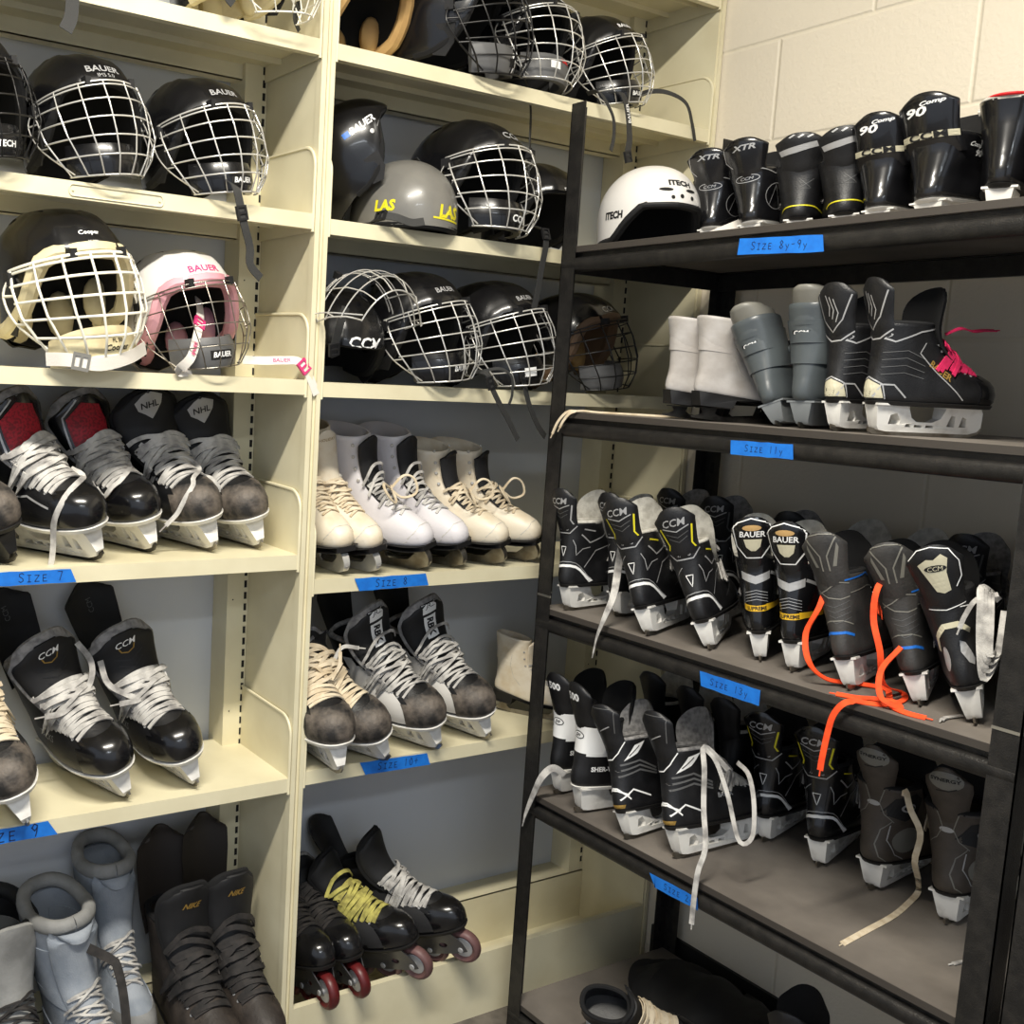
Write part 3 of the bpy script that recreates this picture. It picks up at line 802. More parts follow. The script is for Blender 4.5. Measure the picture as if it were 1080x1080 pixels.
# tendon guard designs seen from behind (2 y, z above the sole)
def deco_chevron(word, sub, accent, sidemark=True):
    def f(D):
        h = D['h']
        rear(D, 'text', word, (0, .205), 'silver', .046, on='guard', shear=.25, bold=.015)
        for k, zz in enumerate((.192, .180, .170)):
            w = .026-.004*k
            rear(D, 'line', ([(-w, zz+.004), (0, zz-.006), (w, zz+.004)], .0022 if k == 0 else .0012), (0, 0), 'silver' if k == 0 else 'greypad', on='guard')
        for s in (1, -1):
            rear(D, 'line', ([(s*.031, .196), (s*.022, .160), (s*.026, .150)], .0028), (0, 0), accent, on='guard')
        rear(D, 'text', sub, (0, .138), 'silver', .030, shear=.3, bold=.01)
        rear(D, 'line', ([(-.034, .142), (-.020, .128), (.018, .128), (.036, .146)], .0026), (0, 0), 'silver')
        heel_arc(D, 'white', .050, .0062, .040)
        heel_arc(D, 'silver', .0595, .0014, .044)
        rear(D, 'line', ([(-.008, .095), (.008, .095), (.001, .072), (-.008, .095)], .0016), (0, 0), 'white')
        rear(D, 'line', ([(.026, .112), (.034, .098), (.036, .075), (.055, .090), (.075, .094)], .0018), (0, 0), 'silver')
        rear(D, 'line', ([(-.012, .112), (-.030, .098), (-.032, .075)], .0014), (0, 0), 'silver')
        sidev(D, 'line', ([(-.10, .125), (-.075, .105), (-.03, .118), (-.012, .128)], .003), (0, 0), 'silver')
        sidev(D, 'line', ([(-.085, .045), (-.055, .085), (-.01, .095)], .0022), (0, 0), 'silver')
        sidev(D, 'line', ([(-.02, .03), (.03, .05), (.06, .06)], .0015), (0, 0), 'greypad')
        sidev(D, 'line', ([(-.095, .138), (-.06, .132)], .003), (0, 0), accent)
    return f

def figure_frame(parent, h, steel='steel', heelh=.032):
    # black stacked sole and heel following the tilted boot bottom
    def bot(x): return h + .16*max(0, .02-x)
    n = 24; out = []
    for k in range(n+1):
        x = lerp(-.122, .138, k/n); out.append((x, bot(x)+.003))
    low = [(.138, bot(.138)-.007), (.03, bot(.03)-.008), (-.045, bot(-.045)-.008), (-.052, bot(-.05)-heelh), (-.118, bot(-.118)-heelh-.004)]
    def w(x):
        t = max(0, min(1, (x+.09)/.17)); t = t*t*(3-2*t); ww = lerp(.031, .042, t)
        e = max(0, (x-.09)/.05); ww *= math.sqrt(max(.15, 1-e*e*.85)); e2 = max(0, (-.095-x)/.03); return ww*math.sqrt(max(.3, 1-e2*e2*.7))
    pts = out + [(lerp(a[0], b[0], k/6), lerp(a[1], b[1], k/6)) for a, b in zip(low, low[1:]) for k in range(6)] + [low[-1]]
    MB().prism([pts], lambda u, v, t: (u, t*w(u), v), -1, 1).build('sole_and_heel', M['sole'], parent, angle=35)
    st = M[steel]; mb = MB()
    th = .0017; zf = bot(.05)-.0085; zh = bot(-.09)-heelh-.0045
    # mounting plates
    mb.box((.018, -.020, zf-.0022), (.112, .020, zf)); mb.box((-.112, -.017, zh-.0022), (-.066, .017, zh))
    # stanchions and runner
    run = [(-.128, .016), (-.125, .010), (-.06, .0015), (.02, 0), (.10, .003), (.122, .010), (.133, .016), (.136, .022), (.131, .026), (.136, .030), (.130, .036),
           (.118, .046), (.106, zf-.003), (.094, zf-.003), (.098, .034), (.080, .020), (.03, .015), (.022, .022), (.026, zf-.003), (.016, zf-.003), (.008, .016),
           (-.066, .015), (-.076, .024), (-.072, zh-.003), (-.106, zh-.003), (-.102, .024), (-.112, .018)]
    mb.prism([run], lambda u, v, t: (u, t, v), -th, th)
    # curved front stanchion, seen as a bright band from the toe
    band = [(.104, zf-.001), (.116, zf-.004), (.127, .046), (.134, .034), (.134, .022), (.126, .012)]
    B = smooth_path([(x, 0, z) for x, z in band], 12)
    mb.ribbon(B, lambda t: lerp(.017, .010, t), .0022, lambda i, p: (1, 0, .6-i*.08))
    mb.build('blade', st, parent, angle=30)

def figure_skate(label, leather='figwhite', lace='lacecream', rows=7, tall=0.0, steel='steel', hooks=3, tongue='figwhite', seed=1, group=None, open_throat=False, word=None, laces=True):
    root = empty('figure_skate', label, 'ice skate', group); h = .058
    tab = [(z*(1+tall if z > .06 else 1), a, b, c, d) for z, a, b, c, d in FIG]
    body = layered(tab, h, tilt=.16, depth=.09)
    bo = body.build('boot', M[leather], root, angle=60)
    H = tab[-1][0]
    tp = [(.060, h+.072), (.036, h+.092), (.018, h+.114), (.010, h+.145), (.010, h+.18), (.014, h+.205*(1+tall)), (.020, h+H+.026)]
    tg = plate(tp[:-1]+[(.016, h+H+.008)], [.021, .022, .024, .026, .028, .028, .022], .005, bend=.012, fwd=1); to = tg.build('tongue', M[tongue], root, angle=60)
    tree = bvh_of([bo, to])
    if laces: lace_rows(root, tree, rows, M[lace], x0=.088, x1=.012, y0=.016, y1=.022, width=.0052, h=h, rnd=random.Random(seed), loose=3)
    mb = MB()
    bt = bvh_of([bo])
    for k in range(hooks):
        z = h + .125 + k*.024
        for s in (1, -1):
            q = bt.ray_cast(V((.15, s*.026, z)), V((-1, 0, 0)), .3)
            if q[0] is not None:
                mb.cyl(q[0]+V((-.001, 0, 0)), q[1] if q[1].x > 0 else -q[1], .0035, .004, 10, .001)
            q = bt.ray_cast(V((.006, s*.1, z)), V((0, -s, 0)), .3)
            if q[0] is not None: mb.cyl(q[0], V((0, s, 0)), .0046, .0045, 10, .001)
    if mb.v: mb.build('lace_hooks', M['chrome'], root)
    # toe seam and side seam
    decal(bo, bt, 'line', ([(-.036, .0), (-.030, .022), (-.012, .034), (.012, .034), (.030, .022), (.036, 0)], .0012), (.14, 0, h+.012), FX, (-.5, 0, .86), M['feltw'], reach=.15, name='toe_seam')
    decal(bo, bt, 'line', ([(-.02, .045), (-.045, .07), (-.06, .11), (-.055, .15)], .0012), (0, -.06, h+.01), SX, (0, 0, 1), M['feltw'], reach=.06, name='side_seam')
    if word: decal(to, bvh_of([to]), 'text', word, (.03, 0, h+H-.012), FX, (0, 0, 1), M['gold'], size=.036, reach=.08)
    figure_frame(root, h, steel)
    return root

def inline_frame(wheelm='wheel', r=.036, n=4, gap=None, framem='chassis'):
    def f(root, h):
        xs = [lerp(-.108, .118, i/(n-1)) for i in range(n)]
        prof2 = [(-.115, h), (-.125, h-.012), (-.122, r-.006), (-.095, r-.008), (.10, r-.008), (.132, r-.004), (.128, r+.012), (.118, h-.014), (.112, h)]
        fr = MB()
        for s in (-1, 1):
            hol = [[(x+.010*math.cos(a), r+.012+.006*math.sin(a)) for a in [2*math.pi*k/10 for k in range(10)]] for x in ((xs[0]+xs[1])/2, (xs[2]+xs[3])/2)] if n == 4 else []
            fr.prism([prof2]+hol, lambda u, v, t, s=s: (u, s*(.0155 + t*.0012 + max(0, v-.05)*.25), v), -1, 1)
        fr.box((-.115, -.022, h-.004), (.112, .022, h))
        fo = fr.build('wheel_frame', M[framem], root, angle=30)
        for x in xs:
            w = .0125; rings = []
            pr = [(r*.66, w*.55), (r*.78, w*.9), (r*.9, w*.82), (r*.975, w*.45), (r, 0), (r*.975, -w*.45), (r*.9, -w*.82), (r*.78, -w*.9), (r*.66, -w*.55)]
            for q, y in pr: rings.append([(x+q*math.cos(2*math.pi*k/24), y, r+q*math.sin(2*math.pi*k/24)) for k in range(24)])
            mb = MB(); mb.rings(rings, True, True, True); wo = mb.build('wheel', M[wheelm], root, angle=50)
            hb = MB().cyl((x, -w*.62, r), (0, 1, 0), r*.6, w*1.24, 16, .001); hb.cyl((x, -.019, r), (0, 1, 0), .006, .038, 10, .001)
            hb.build('hub', M['silver'], wo)
    return f

def rec_skate(label, up, panel, cuff, lacem, wheelm='wheeltan', tallness=.30, seed=2, cuffup=0.0, strap=None):
    """recreational inline skate with a tall soft padded boot"""
    h = .088; root = empty('inline_skate', label, 'inline skate')
    tab = [r_ for r_ in BOOT[:-2]] + [(.140,-.126,-.002,.042,.038), (.160,-.130,-.006,.046,.042), (.185,-.135,-.004,.050,.046), (.205,-.139,0,.053,.048), (.222,-.141,.004,.054,.050)]
    body = layered(tab, h, depth=.11, wall=.012)
    bo = body.build('boot', M[up], root, angle=60)
    z, xb, xf, wh, wf = tab[-1]; col = []
    for k in range(33):
        a = 2*math.pi*k/32; c, s = math.cos(a), math.sin(a)
        col.append(((xb+xf)/2+((xf-xb)/2-.009)*math.copysign(abs(c)**.95, c), (lerp(wh, wf, .3)-.008)*math.copysign(abs(s)**.78, s), h+z+.001+.016*max(0, -c)))
    MB().tube(col, .0115, 10).build('collar_lining', M[cuff], root)
    cut(body, lambda c: c.x > .075 and c.z < h+.05, .0018).build('toe_cap', M['greyfab'], root, angle=60)
    cut(body, lambda c: c.x < .01 and .10 < c.z-h < .185 and abs(c.y) > .012, .002).build('ankle_cuff', M[panel], root, angle=60)
    cut(body, lambda c: abs(c.y) > .024 and -.09 < c.x < .075 and .015 < c.z-h < .055, .0018).build('side_panel', M[panel], root, angle=60)
    layered([(-.008, -.122, .134, .030, .039), (-.006, -.132, .146, .034, .046), (.008, -.136, .150, .037, .050), (.012, -.134, .147, .035, .048)], h, top_inner=False, subdiv=1).build('moulded_base', M['clear'], root, angle=50)
    tp = [(.058, h+.078), (.032, h+.102), (.012, h+.130), (.006, h+.17), (.010, h+.21), (.018, h+.245+cuffup)]
    tg = plate(tp, [.026, .029, .033, .038, .042, .032], .010, bend=.018, fwd=1); to = tg.build('tongue', M[panel], root, angle=60)
    tree = bvh_of([bo, to]); lace_rows(root, tree, 6, M[lacem], x0=.078, x1=.012, y0=.020, y1=.026, width=.0035, th=.003, h=h, rnd=random.Random(seed), loose=2)
    inline_frame(wheelm, r=.038, framem='greyplastic')(root, h)
    return root

def moulded_skate(label, h=.060):
    """grey hard-shell child skate seen from the heel"""
    root = empty('moulded_skate', label, 'ice skate')
    tab = BOOT[:-3] + [(.135, -.124, -.004, .040, .036), (.160, -.128, -.008, .043, .040), (.185, -.132, -.008, .046, .043), (.205, -.136, -.006, .046, .044)]
    body = layered(tab, h, depth=.08, wall=.004)
    bo = body.build('shell', M['greyplastic'], root, angle=60)
    cut(body, lambda c: c.x < .03 and .078 < c.z-h < .17, .0032).build('hinged_cuff', M['greyplastic'], root, angle=60)
    inner = layered([(.17, -.122, -.012, .037, .035), (.205, -.127, -.012, .040, .038), (.225, -.136, -.020, .038, .036), (.240, -.142, -.06, .030, .026), (.246, -.140, -.09, .018, .014)], h, top_inner=False)
    inner.build('liner', M['greycuff'], root, angle=60)
    mb = MB()
    for s in (-1, 1): mb.cyl((-.045, s*.036, h+.118), (0, s, 0), .010, .008, 16, .002)
    mb.build('hinge_rivet', M['greyplastic'], root)
    b = MB(); b.box((.0, -.030, h+.135), (.016, .030, h+.150)); b.box((.012, -.014, h+.128), (.020, .014, h+.158)); b.build('buckle', M['holderblack'], root)
    hockey_holder(root, h, M['holdergrey'], M['darksteel'], windows=False, tower=.021)
    t = bvh_of([o for o in all_kids(root) if o.name.startswith('hinged')])
    decal(bo, t, 'poly', [(-.017, -.0055), (.017, -.0055), (.017, .0055), (-.017, .0055)], (-.15, .004, h+.145), RX, RY, M['slot'], reach=.06)
    decal(bo, t, 'text', 'CCM', (-.15, .004, h+.145), RX, RY, M['white'], size=.028, reach=.06, off=.0012, bold=.02)
    return root

# ------------------------------------------------------------------ helmets (face towards -y, shell centre at the origin)
HA, HB, HC = .101, .130, .108
def zcut(az):
    a = abs(math.degrees(math.atan2(math.sin(az), math.cos(az))))
    tab = [(0, .040), (38, .036), (52, .022), (62, -.020), (75, -.056), (95, -.074), (115, -.078), (150, -.100), (180, -.112)]
    return prof(tab, a)[0]
def shell_pt(az, t, s=1.0, low=None, ridges=True, cutz=None):
    zc = cutz(az) if cutz else zcut(az)
    c = HC*s
    tm = math.acos(max(-1, min(1, zc/c))) if zc > 0 else math.pi/2 + (-zc)/c
    th = tm*t
    if th <= math.pi/2: q, z = math.sin(th), c*math.cos(th)
    else: q, z = 1 - .10*(th-math.pi/2)**2, -c*(th-math.pi/2)
    q = q**.88
    x, y = HA*s*q*math.sin(az), -HB*s*q*math.cos(az)
    if ridges:
        k = 0
        u = x/HA
        k += .030*math.exp(-((abs(u)-.42)/.085)**2)*(1 if t > .2 else t/.2)
        k -= .014*math.exp(-((y+.012)/.006)**2)
        k += .012*math.exp(-((t-.93)/.05)**2) + .012*math.exp(-((abs(u)-.78)/.05)**2)*(1 if t > .3 else 0) - .010*math.exp(-((abs(u)-.2)/.035)**2)*(1 if .15 < t < .8 else 0)
        f = 1+k; x *= f; y *= f; z = z*f
    return V((x, y, z))
def helmet(label, shell='black', liner='lining', wire='chrome', front=None, chin='black', chin_word=None, visor=False, fc='white', group=None, cage=True, brow=None, gauge=.0014,
           cage_pitch=0.0, smooth_shell=False, chinstyle='cup', earm='matte', sub=None, cutz=None, frontsize=.062, cols=8, rows=5, openings=None, scale=1, padm='lining', jclip='matte', ear=True, fz=.078, frot=0, vents=True):
    root = empty('hockey_helmet' if not smooth_shell else 'skating_helmet', label, 'helmet', group)
    n, m = 56, 22; ridg = not smooth_shell
    rings = []
    for j in range(m+1):
        t = max(j/m, .004); rings.append([shell_pt(2*math.pi*k/n, t, 1, ridges=ridg, cutz=cutz) for k in range(n)])
    for s in (.985, .955): rings.append([shell_pt(2*math.pi*k/n, 1 if s > .96 else .99, s, ridges=ridg, cutz=cutz) for k in range(n)])
    sh = MB().rings(rings, True, True, False).build('shell', M[shell], root, angle=60)
    # padding inside
    rings = []
    for j in range(m+1):
        t = max(j/m, .004); rings.append([shell_pt(2*math.pi*k/n, t*.985, .95, ridges=False, cutz=cutz) for k in range(n)])
    for s, t in ((.90, .99), (.84, .975), (.82, .9), (.82, .7), (.82, .45), (.82, .2), (.82, .02)):
        rings.append([shell_pt(2*math.pi*k/n, t, s, ridges=False, cutz=cutz) for k in range(n)])
    MB().rings(rings, True, True, True).build('padding', M[liner], root, angle=50)
    brr = .014 if brow else .0095
    br = [shell_pt(R(a_), .985, .925, ridges=False, cutz=cutz) for a_ in range(-112, 113, 7)]
    MB().tube(br, brr, 8).build('brow_pad', M[brow or liner], root)
    if padm != 'lining' or liner != 'lining':
        pb = MB()
        for az in (-150, -105, 105, 150):
            a = R(az); p = shell_pt(a, .82, .80, ridges=False)
            pb.ball(p, .026, .020, .040, 10, 7)
        pb.build('pad_blocks', M[padm if padm != 'lining' else liner], root)
    tree = bvh_of([sh])
    if vents and not smooth_shell:
        vb = 0
        for sx in (-1, 1):
            for (x, y, rx, ry) in ((.035, -.02, .0045, .014), (.055, .03, .004, .013), (.02, .05, .0035, .013)):
                decal(sh, tree, 'poly', ell(0, 0, rx, ry, 12), (sx*x, y, .12), (1, 0, 0), (0, 1, 0), M['slot'], reach=.1, name='vent')
        for sx in (-1, 1):
            for y in (-.065, -.035):
                decal(sh, tree, 'poly', ell(0, 0, .011, .0035, 12), (sx*.11, y, .03), (0, -sx, 0), (0, 0, 1), M['slot'], reach=.08, rot=-sx*20, name='vent')
    if front: decal(sh, tree, 'text', front, (0, -.15, fz), SX, (0, .35, .94), M[fc], size=frontsize, reach=.12, shear=.15, bold=.02, rot=frot)
    if sub: decal(sh, tree, 'text', sub, (0, -.15, fz-.017), SX, (0, .35, .94), M[fc], size=frontsize*.5, reach=.12)
    if ear:
        for s in (-1, 1):
            e = [(-.030, .004), (-.026, -.030), (-.008, -.052), (.016, -.048), (.026, -.026), (.024, .004)]
            hole = [(-.008+.011*math.cos(a)+.006, -.020+.013*math.sin(a)) for a in [2*math.pi*k/12 for k in range(12)]]
            MB().prism([[(y-.012, z-.03) for y, z in e], [(y-.012, z-.03) for y, z in hole]], lambda u, v, t, s=s: (s*(HA*.955+t*.0012+(v+.05)*.1), u, v), -1, 1).build('ear_guard', M[earm], root)
    if cage:
        Z0, Z1 = .036, -.122
        def cp(u, v):
            azm = R((82-22*v)*u); A = prof([(0, .099), (.25, .109), (.55, .112), (.8, .098), (1, .076)], v)[0]
            B = prof([(0, .128), (.25, .143), (.55, .150), (.8, .144), (1, .124)], v)[0]
            z = lerp(Z0, Z1, v) - .024*(1-math.cos(azm))*(1-1.5*v)
            p = V((A*math.sin(azm), -B*math.cos(azm)-.010, z))
            if cage_pitch:
                pv = V((0, -.03, .045)); p = pv + Euler((R(cage_pitch), 0, 0)).to_matrix() @ (p-pv)
            return p
        cg = MB()
        for i in range(rows+1):
            v = i/rows*.97
            cg.tube([cp(-1+2*k/24, v) for k in range(25)], gauge if 0 < i < rows else gauge*1.15, 6)
        cg.tube([cp(-1+2*k/24, .045)+V((0, -.002, 0)) for k in range(25)], gauge, 6)
        for j in range(cols):
            u = -.98+1.96*j/(cols-1); u = math.copysign(abs(u)**1.0, u)
            cg.tube([cp(u, k/16*.97)+V((0, -.0015, 0)) for k in range(17)], gauge if 0 < j < cols-1 else gauge*1.15, 6)
        for s in (-1, 1):   # outer side bow
            cg.tube(smooth_path([cp(s*.98, .05), cp(s*.98, .3)+V((s*.006, .022, 0)), cp(s*.98, .62)+V((s*.006, .018, 0)), cp(s*.9, .95)], 14), gauge, 6)
            cg.tube(smooth_path([cp(s*.98, .3), cp(s*.98, .3)+V((s*.006, .022, 0))], 4), gauge, 6)
            cg.tube(smooth_path([cp(s*.98, .62), cp(s*.98, .62)+V((s*.006, .018, 0))], 4), gauge, 6)
        cg.build('face_cage', M[wire], root, angle=60)
        for s in (-1, 1):
            p = cp(s*.30, 0); MB().box(p+V((-.005, -.003, -.005)), p+V((.005, .014, .009))).build('cage_clip', M[jclip], root, smooth=False)
            p = cp(s*.98, .1); MB().box(p+V((-.005, -.003, -.009)), p+V((.005, .014, .009))).build('cage_clip', M[jclip], root, smooth=False)
        if chinstyle == 'cup':
            cup = []
            for i in range(13):
                a = R(lerp(-62, 62, i/12)); row = []
                for dr_, dz in ((0, -.028), (.006, -.010), (.006, .010), (0, .026), (-.012, .026), (-.018, 0), (-.014, -.026)):
                    rr = .112+dr_; row.append((rr*.66*math.sin(a), -rr*math.cos(a)-.008, Z1+.034+dz + .010*(1-math.cos(a))))
                cup.append(row)
            co = MB().rings(cup, True, True, True)
            if cage_pitch:
                pv = V((0, -.03, .045)); mm = Euler((R(cage_pitch), 0, 0)).to_matrix(); co.v = [tuple(pv + mm @ (V(p)-pv)) for p in co.v]
            cc = co.build('chin_cup', M[chin], root)
            if chin_word and not cage_pitch:
                ct = bvh_of([cc])
                decal(cc, ct, 'poly', [(-.024, -.008), (.024, -.008), (.024, .008), (-.024, .008)], (.006, -.14, Z1+.028), SX, (0, 0, 1), M['slot'], reach=.06)
                decal(cc, ct, 'text', chin_word, (.006, -.14, Z1+.028), SX, (0, 0, 1), M['white'], size=.040, reach=.06, shear=.2, bold=.03, off=.0012)
        elif chinstyle == 'plate':   # large moulded chin plate
            pl = []
            for i in range(17):
                u = lerp(-.97, .97, i/16); a = R(58*u); top = .050-.020*abs(u)**2.5; row = []
                for rr, z in ((.122, Z1-.008), (.1245, Z1+top*.5), (.118, Z1+top), (.112, Z1+top), (.112, Z1-.008)):
                    row.append((rr*.74*math.sin(a), -rr*math.cos(a)-.014, z))
                pl.append(row)
            cc = MB().rings(pl, True, True, True).build('chin_plate', M[chin], root)
            ct = bvh_of([cc])
            decal(cc, ct, 'text', 'FL 50', (.012, -.15, Z1+.028), SX, (0, 0, 1), M['slot'], size=.018, reach=.06, bold=.01)
            decal(cc, ct, 'text', 'Cooper', (.012, -.15, Z1+.016), SX, (0, 0, 1), M['slot'], size=.042, reach=.06, shear=.3, bold=.02)
    return root
def chin_strap(root, pts, m='webbing', w=.016, buckle=None, nrm=(0, -1, .15), word=None, wm='white', t=.0016, rough=True, bm='matte'):
    """webbing attached to a helmet, points in the helmet's own frame"""
    P = smooth_path(pts, 26)
    o = MB().ribbon(P, w, t, nrm).build('chin_strap', M[m], root, angle=50); o['hang'] = 1
    if buckle is not None:
        k = int(buckle*26); p = P[k]; d = (P[min(k+1, 26)]-P[k-1]).normalized(); n = V(nrm); n = (n-d*n.dot(d)).normalized(); b = d.cross(n)
        mm = Matrix((( b.x, d.x, n.x, p.x), (b.y, d.y, n.y, p.y), (b.z, d.z, n.z, p.z), (0, 0, 0, 1)))
        q = MB(); a, c = (w(.7) if callable(w) else w)*.66, .013
        q.prism([[(-a, -c), (a, -c), (a, c), (-a, c)], [(-a*.6, .002), (a*.6, .002), (a*.6, c*.7), (-a*.6, c*.7)], [(-a*.6, -c*.7), (a*.6, -c*.7), (a*.6, -.002), (-a*.6, -.002)]],
                lambda u, v, t_: mm @ V((u, v, t_)), -.0028, .0028)
        bo = q.build('strap_buckle', M[bm], o, smooth=False); bo['hang'] = 1
    if word:
        k = int(word[1]*26); p = P[k]; d = (P[min(k+1, 26)]-P[k-1]).normalized(); n = V(nrm); n = (n-d*n.dot(d)).normalized()
        q = decal(o, None, 'text', word[0], p+n*(t*.8), d*word[3] if len(word) > 3 else d, n.cross(d)*(word[3] if len(word) > 3 else 1), M[wm], size=word[2], bold=.02); q['hang'] = 1
    return o

# ================================================================== things on the cream shelves
TOE = (.122, 0, 0); HEEL = (-.108, 0, 0)

# ---- SIZE 7 shelf
def deco_redtongue(D):
    tong(D, 'poly', [(-.030, .118), (.026, .118), (.033, .150), (.026, .178), (-.006, .190), (-.031, .168)], (0, 0), 'red')
    tong(D, 'line', ([(-.035, .112), (-.035, .172), (-.012, .196)], .0025), (0, 0), 'silver')
    tong(D, 'text', 'VAPOR', (-.018, .206), 'silver', .030, rot=22, shear=.2, off=.001)
    sidev(D, 'line', ([(-.08, .04), (.03, .055), (.08, .04)], .003), (0, 0), 'silver')
def deco_shield(D):
    tong(D, 'poly', [(-.024, .196), (-.012, .206), (0, .212), (.012, .206), (.024, .200), (.020, .186), (.010, .174), (0, .164), (-.010, .174), (-.020, .182)], (0, .0), 'silver')
    tong(D, 'text', 'NHL', (0, .189), 'matte', .030, bold=.02, off=.0012)
def deco_ccm_tongue(D):
    tong(D, 'text', 'CCM', (0, .182), 'white', .034, shear=.25, bold=.01)
    tong(D, 'line', ([(-.013, .176), (-.010, .168), (0, .164), (.010, .168), (.013, .176)], .002), (0, 0), 'gold')
    for k in range(3): tong(D, 'line', ([(-.024+.004*k, .160-.012*k), (0, .150-.012*k), (.024-.004*k, .160-.012*k)], .002), (0, 0), 'boot')
    if D['guard']: decal(D['guard'], D['tg'], 'text', 'CCM', (0, 0, D['h']+.226), FX, (0, 0, 1), M['greypad'], size=.026, reach=.3, rot=90)
    sidev(D, 'text', 'TACKS', (-.01, .05), 'silver', .05, shear=.2)
def deco_rbk(D):
    tong(D, 'poly', [(-.016, .190), (.016, .190), (.016, .216), (-.016, .216)], (0, 0), 'white')
    tong(D, 'text', 'JRZ', (0, .206), 'matte', .022, off=.0012)
    tong(D, 'poly', [(-.013, .138), (.013, .138), (.014, .184), (-.014, .184)], (0, 0), 'white')
    tong(D, 'text', 'RBK', (0, .161), 'matte', .038, rot=-90, bold=.04, off=.0012, shear=.15)
M['boot'] = M['boot']
g7 = 'hockey skates on the size 7 shelf'
sk = hockey(lean=.15, label='black skate with a black blade holder at the far left of the size 7 shelf', cap='worn', holder='holderblack', blade='darksteel', tongue='matte', seed=3, sole='sole')
place(sk, TOE, (-0.500, 0.030), S['S4'], -64, 17, scale=(0.941, 1.15, 1.04))
sk = hockey(lean=.15, label='skate with a red mesh tongue and a long loose lace, left one of that pair', cap='cap', felt='felt', tongue='glossboot', tongue_up=-.022, deco=deco_redtongue, seed=4, blade='darksteel', guard=False, tongue_w=1.12, felt_extra=.012, sole='holder', name='hockey_skate')
redp = sk
place(sk, TOE, (-0.367, 0.017), S['S4'], -66, 17, scale=(0.941, 1.15, 1.04))
sk2 = clone(sk, 'skate with a red mesh tongue and a knotted lace, right one of that pair')
place(sk2, TOE, (-0.256, 0.068), S['S4'], -78, 17, scale=(0.941, 1.15, 1.04))
lace_tail(redp, [(.05, .03, .135), (.075, .036, .125), (.100, .010, .128), (.105, -.025, .110), (.095, -.045, .085), (.085, -.048, .05), (.08, -.062, .01), (.07, -.085, .0035)], M['lace'], .0085, nrm=(.8, -.3, .4))
lace_tail(sk2, [(.03, .02, .15), (.06, .02, .143), (.085, .005, .135), (.10, -.03, .128), (.085, -.045, .11), (.06, -.04, .125)], M['lace'], .008, nrm=(.6, -.1, .7), name='lace_loop')
shp = hockey(lean=.15, label='skate with a scuffed cap and a silver crest on its tongue, left one of pair', cap='worn', felt=None, tongue='matte', tongue_up=-.01, deco=deco_shield, seed=5, tongue_w=1.18, sole='holder', guard=False, rows=7)
place(shp, TOE, (-0.151, 0.052), S['S4'], -84, 17, scale=(0.941, 1.15, 1.04))
shq = clone(shp, 'scuffed skate with a crest beside the end plate of the size 7 shelf')
place(shq, TOE, (-0.059, 0.058), S['S4'], -88, 17, scale=(0.912, 1.12, 1.01))
lace_tail(shp, [(.0, -.03, .19), (.03, -.01, .165), (.055, .03, .14), (.08, .02, .13), (.10, .0, .125), (.115, -.01, .105), (.11, -.04, .085), (.10, -.06, .07)], M['lace'], .0075, nrm=(.7, -.2, .5))
lace_tail(shq, [(.01, -.04, .17), (.04, -.045, .15), (.07, -.035, .14), (.088, -.045, .13), (.08, -.07, .13), (.05, -.075, .14), (.02, -.06, .155)], M['lace'], .0075, nrm=(.6, -.3, .6), name='lace_loop')

# ---- SIZE 9 shelf
c9 = hockey(lean=.15, label='dirty black skate with cream laces at the far left of the size 9 shelf', cap='worn', lace='lacecream', felt='felt', seed=6, tongue_w=1.05, sole='holder', rows=9)
place(c9, TOE, (-0.487, -0.027), S['S5'], -89, 19, scale=(0.970, 1.18, 1.07))
c9 = hockey(lean=.15, label='black skate with tall guard and white laces, middle of the size 9 shelf', cap='cap', felt='felt', tongue='matte', deco=deco_ccm_tongue, seed=7, felt_extra=.014, tongue_w=1.12, guardm='matte', guard_up=.034, tongue_up=-.02, guard_shape=[.038, .036, .036, .040, .042, .026], sole='holder')
place(c9, TOE, (-0.310, 0.016), S['S5'], -77, 20, scale=(0.960, 1.17, 1.06))
c9b = clone(c9, 'black skate with white laces nearest the empty right half of the size 9 shelf')
place(c9b, TOE, (-0.185, 0.018), S['S5'], -85, 20, scale=(0.960, 1.17, 1.06))
for q, a in ((c9, 1), (c9b, -1)):
    lace_tail(q, [(.0, .045*a, .235), (.018, .050*a, .20), (.03, .03*a, .17), (.045, -.02, .160), (.035, -.048, .165)], M['lace'], .009, nrm=(.8, 0, .5), name='lace_loop')

# ---- bottom of the left bay: inline skates and boots standing in the base tray
tall9 = hockey(lean=.15, label='worn boot with black laces and a brown guard, left one, bottom left bay', name='inline_skate', cat='inline skate', boot='wornboot', cap='wornboot', felt='lining', tongue='matte', lace='laceblack', h=.088, guard_up=.035, tongue_up=.0, guardm='guardbrown',
               guard_shape=[.038, .040, .043, .046, .044, .024], frame=inline_frame('wheeltan', r=.037), rows=8, loose=6, seed=8, sole='sole', felt_extra=.004, lace_w=.0075,
               deco=lambda D: tong(D, 'text', 'NIKE', (0, .192), 'gold', .032, shear=.5, bold=.03))
place(tall9, (.1, 0, 0), (-.158, -.055), .020, -88, 2, scale=(1.12, 1.14, 1.22))
tall9b = clone(tall9, 'worn boot with black laces and a brown guard, right one against the upright')
place(tall9b, (.1, 0, 0), (-.076, -.060), .020, -87, 1, scale=(1.12, 1.06, 1.25))
rb = rec_skate('blue and grey inline skate with the boot open and white cord laces', 'bluegrey', 'bluegrey', 'greyfab', 'lace', seed=9, cuffup=-.045)
place(rb, (.1, 0, 0), (-.335, -.045), .020, -82, 6, scale=(1.08, 1.1, 1.14))
rb2 = clone(rb, 'blue and grey inline skate standing behind, next to the worn black boots')
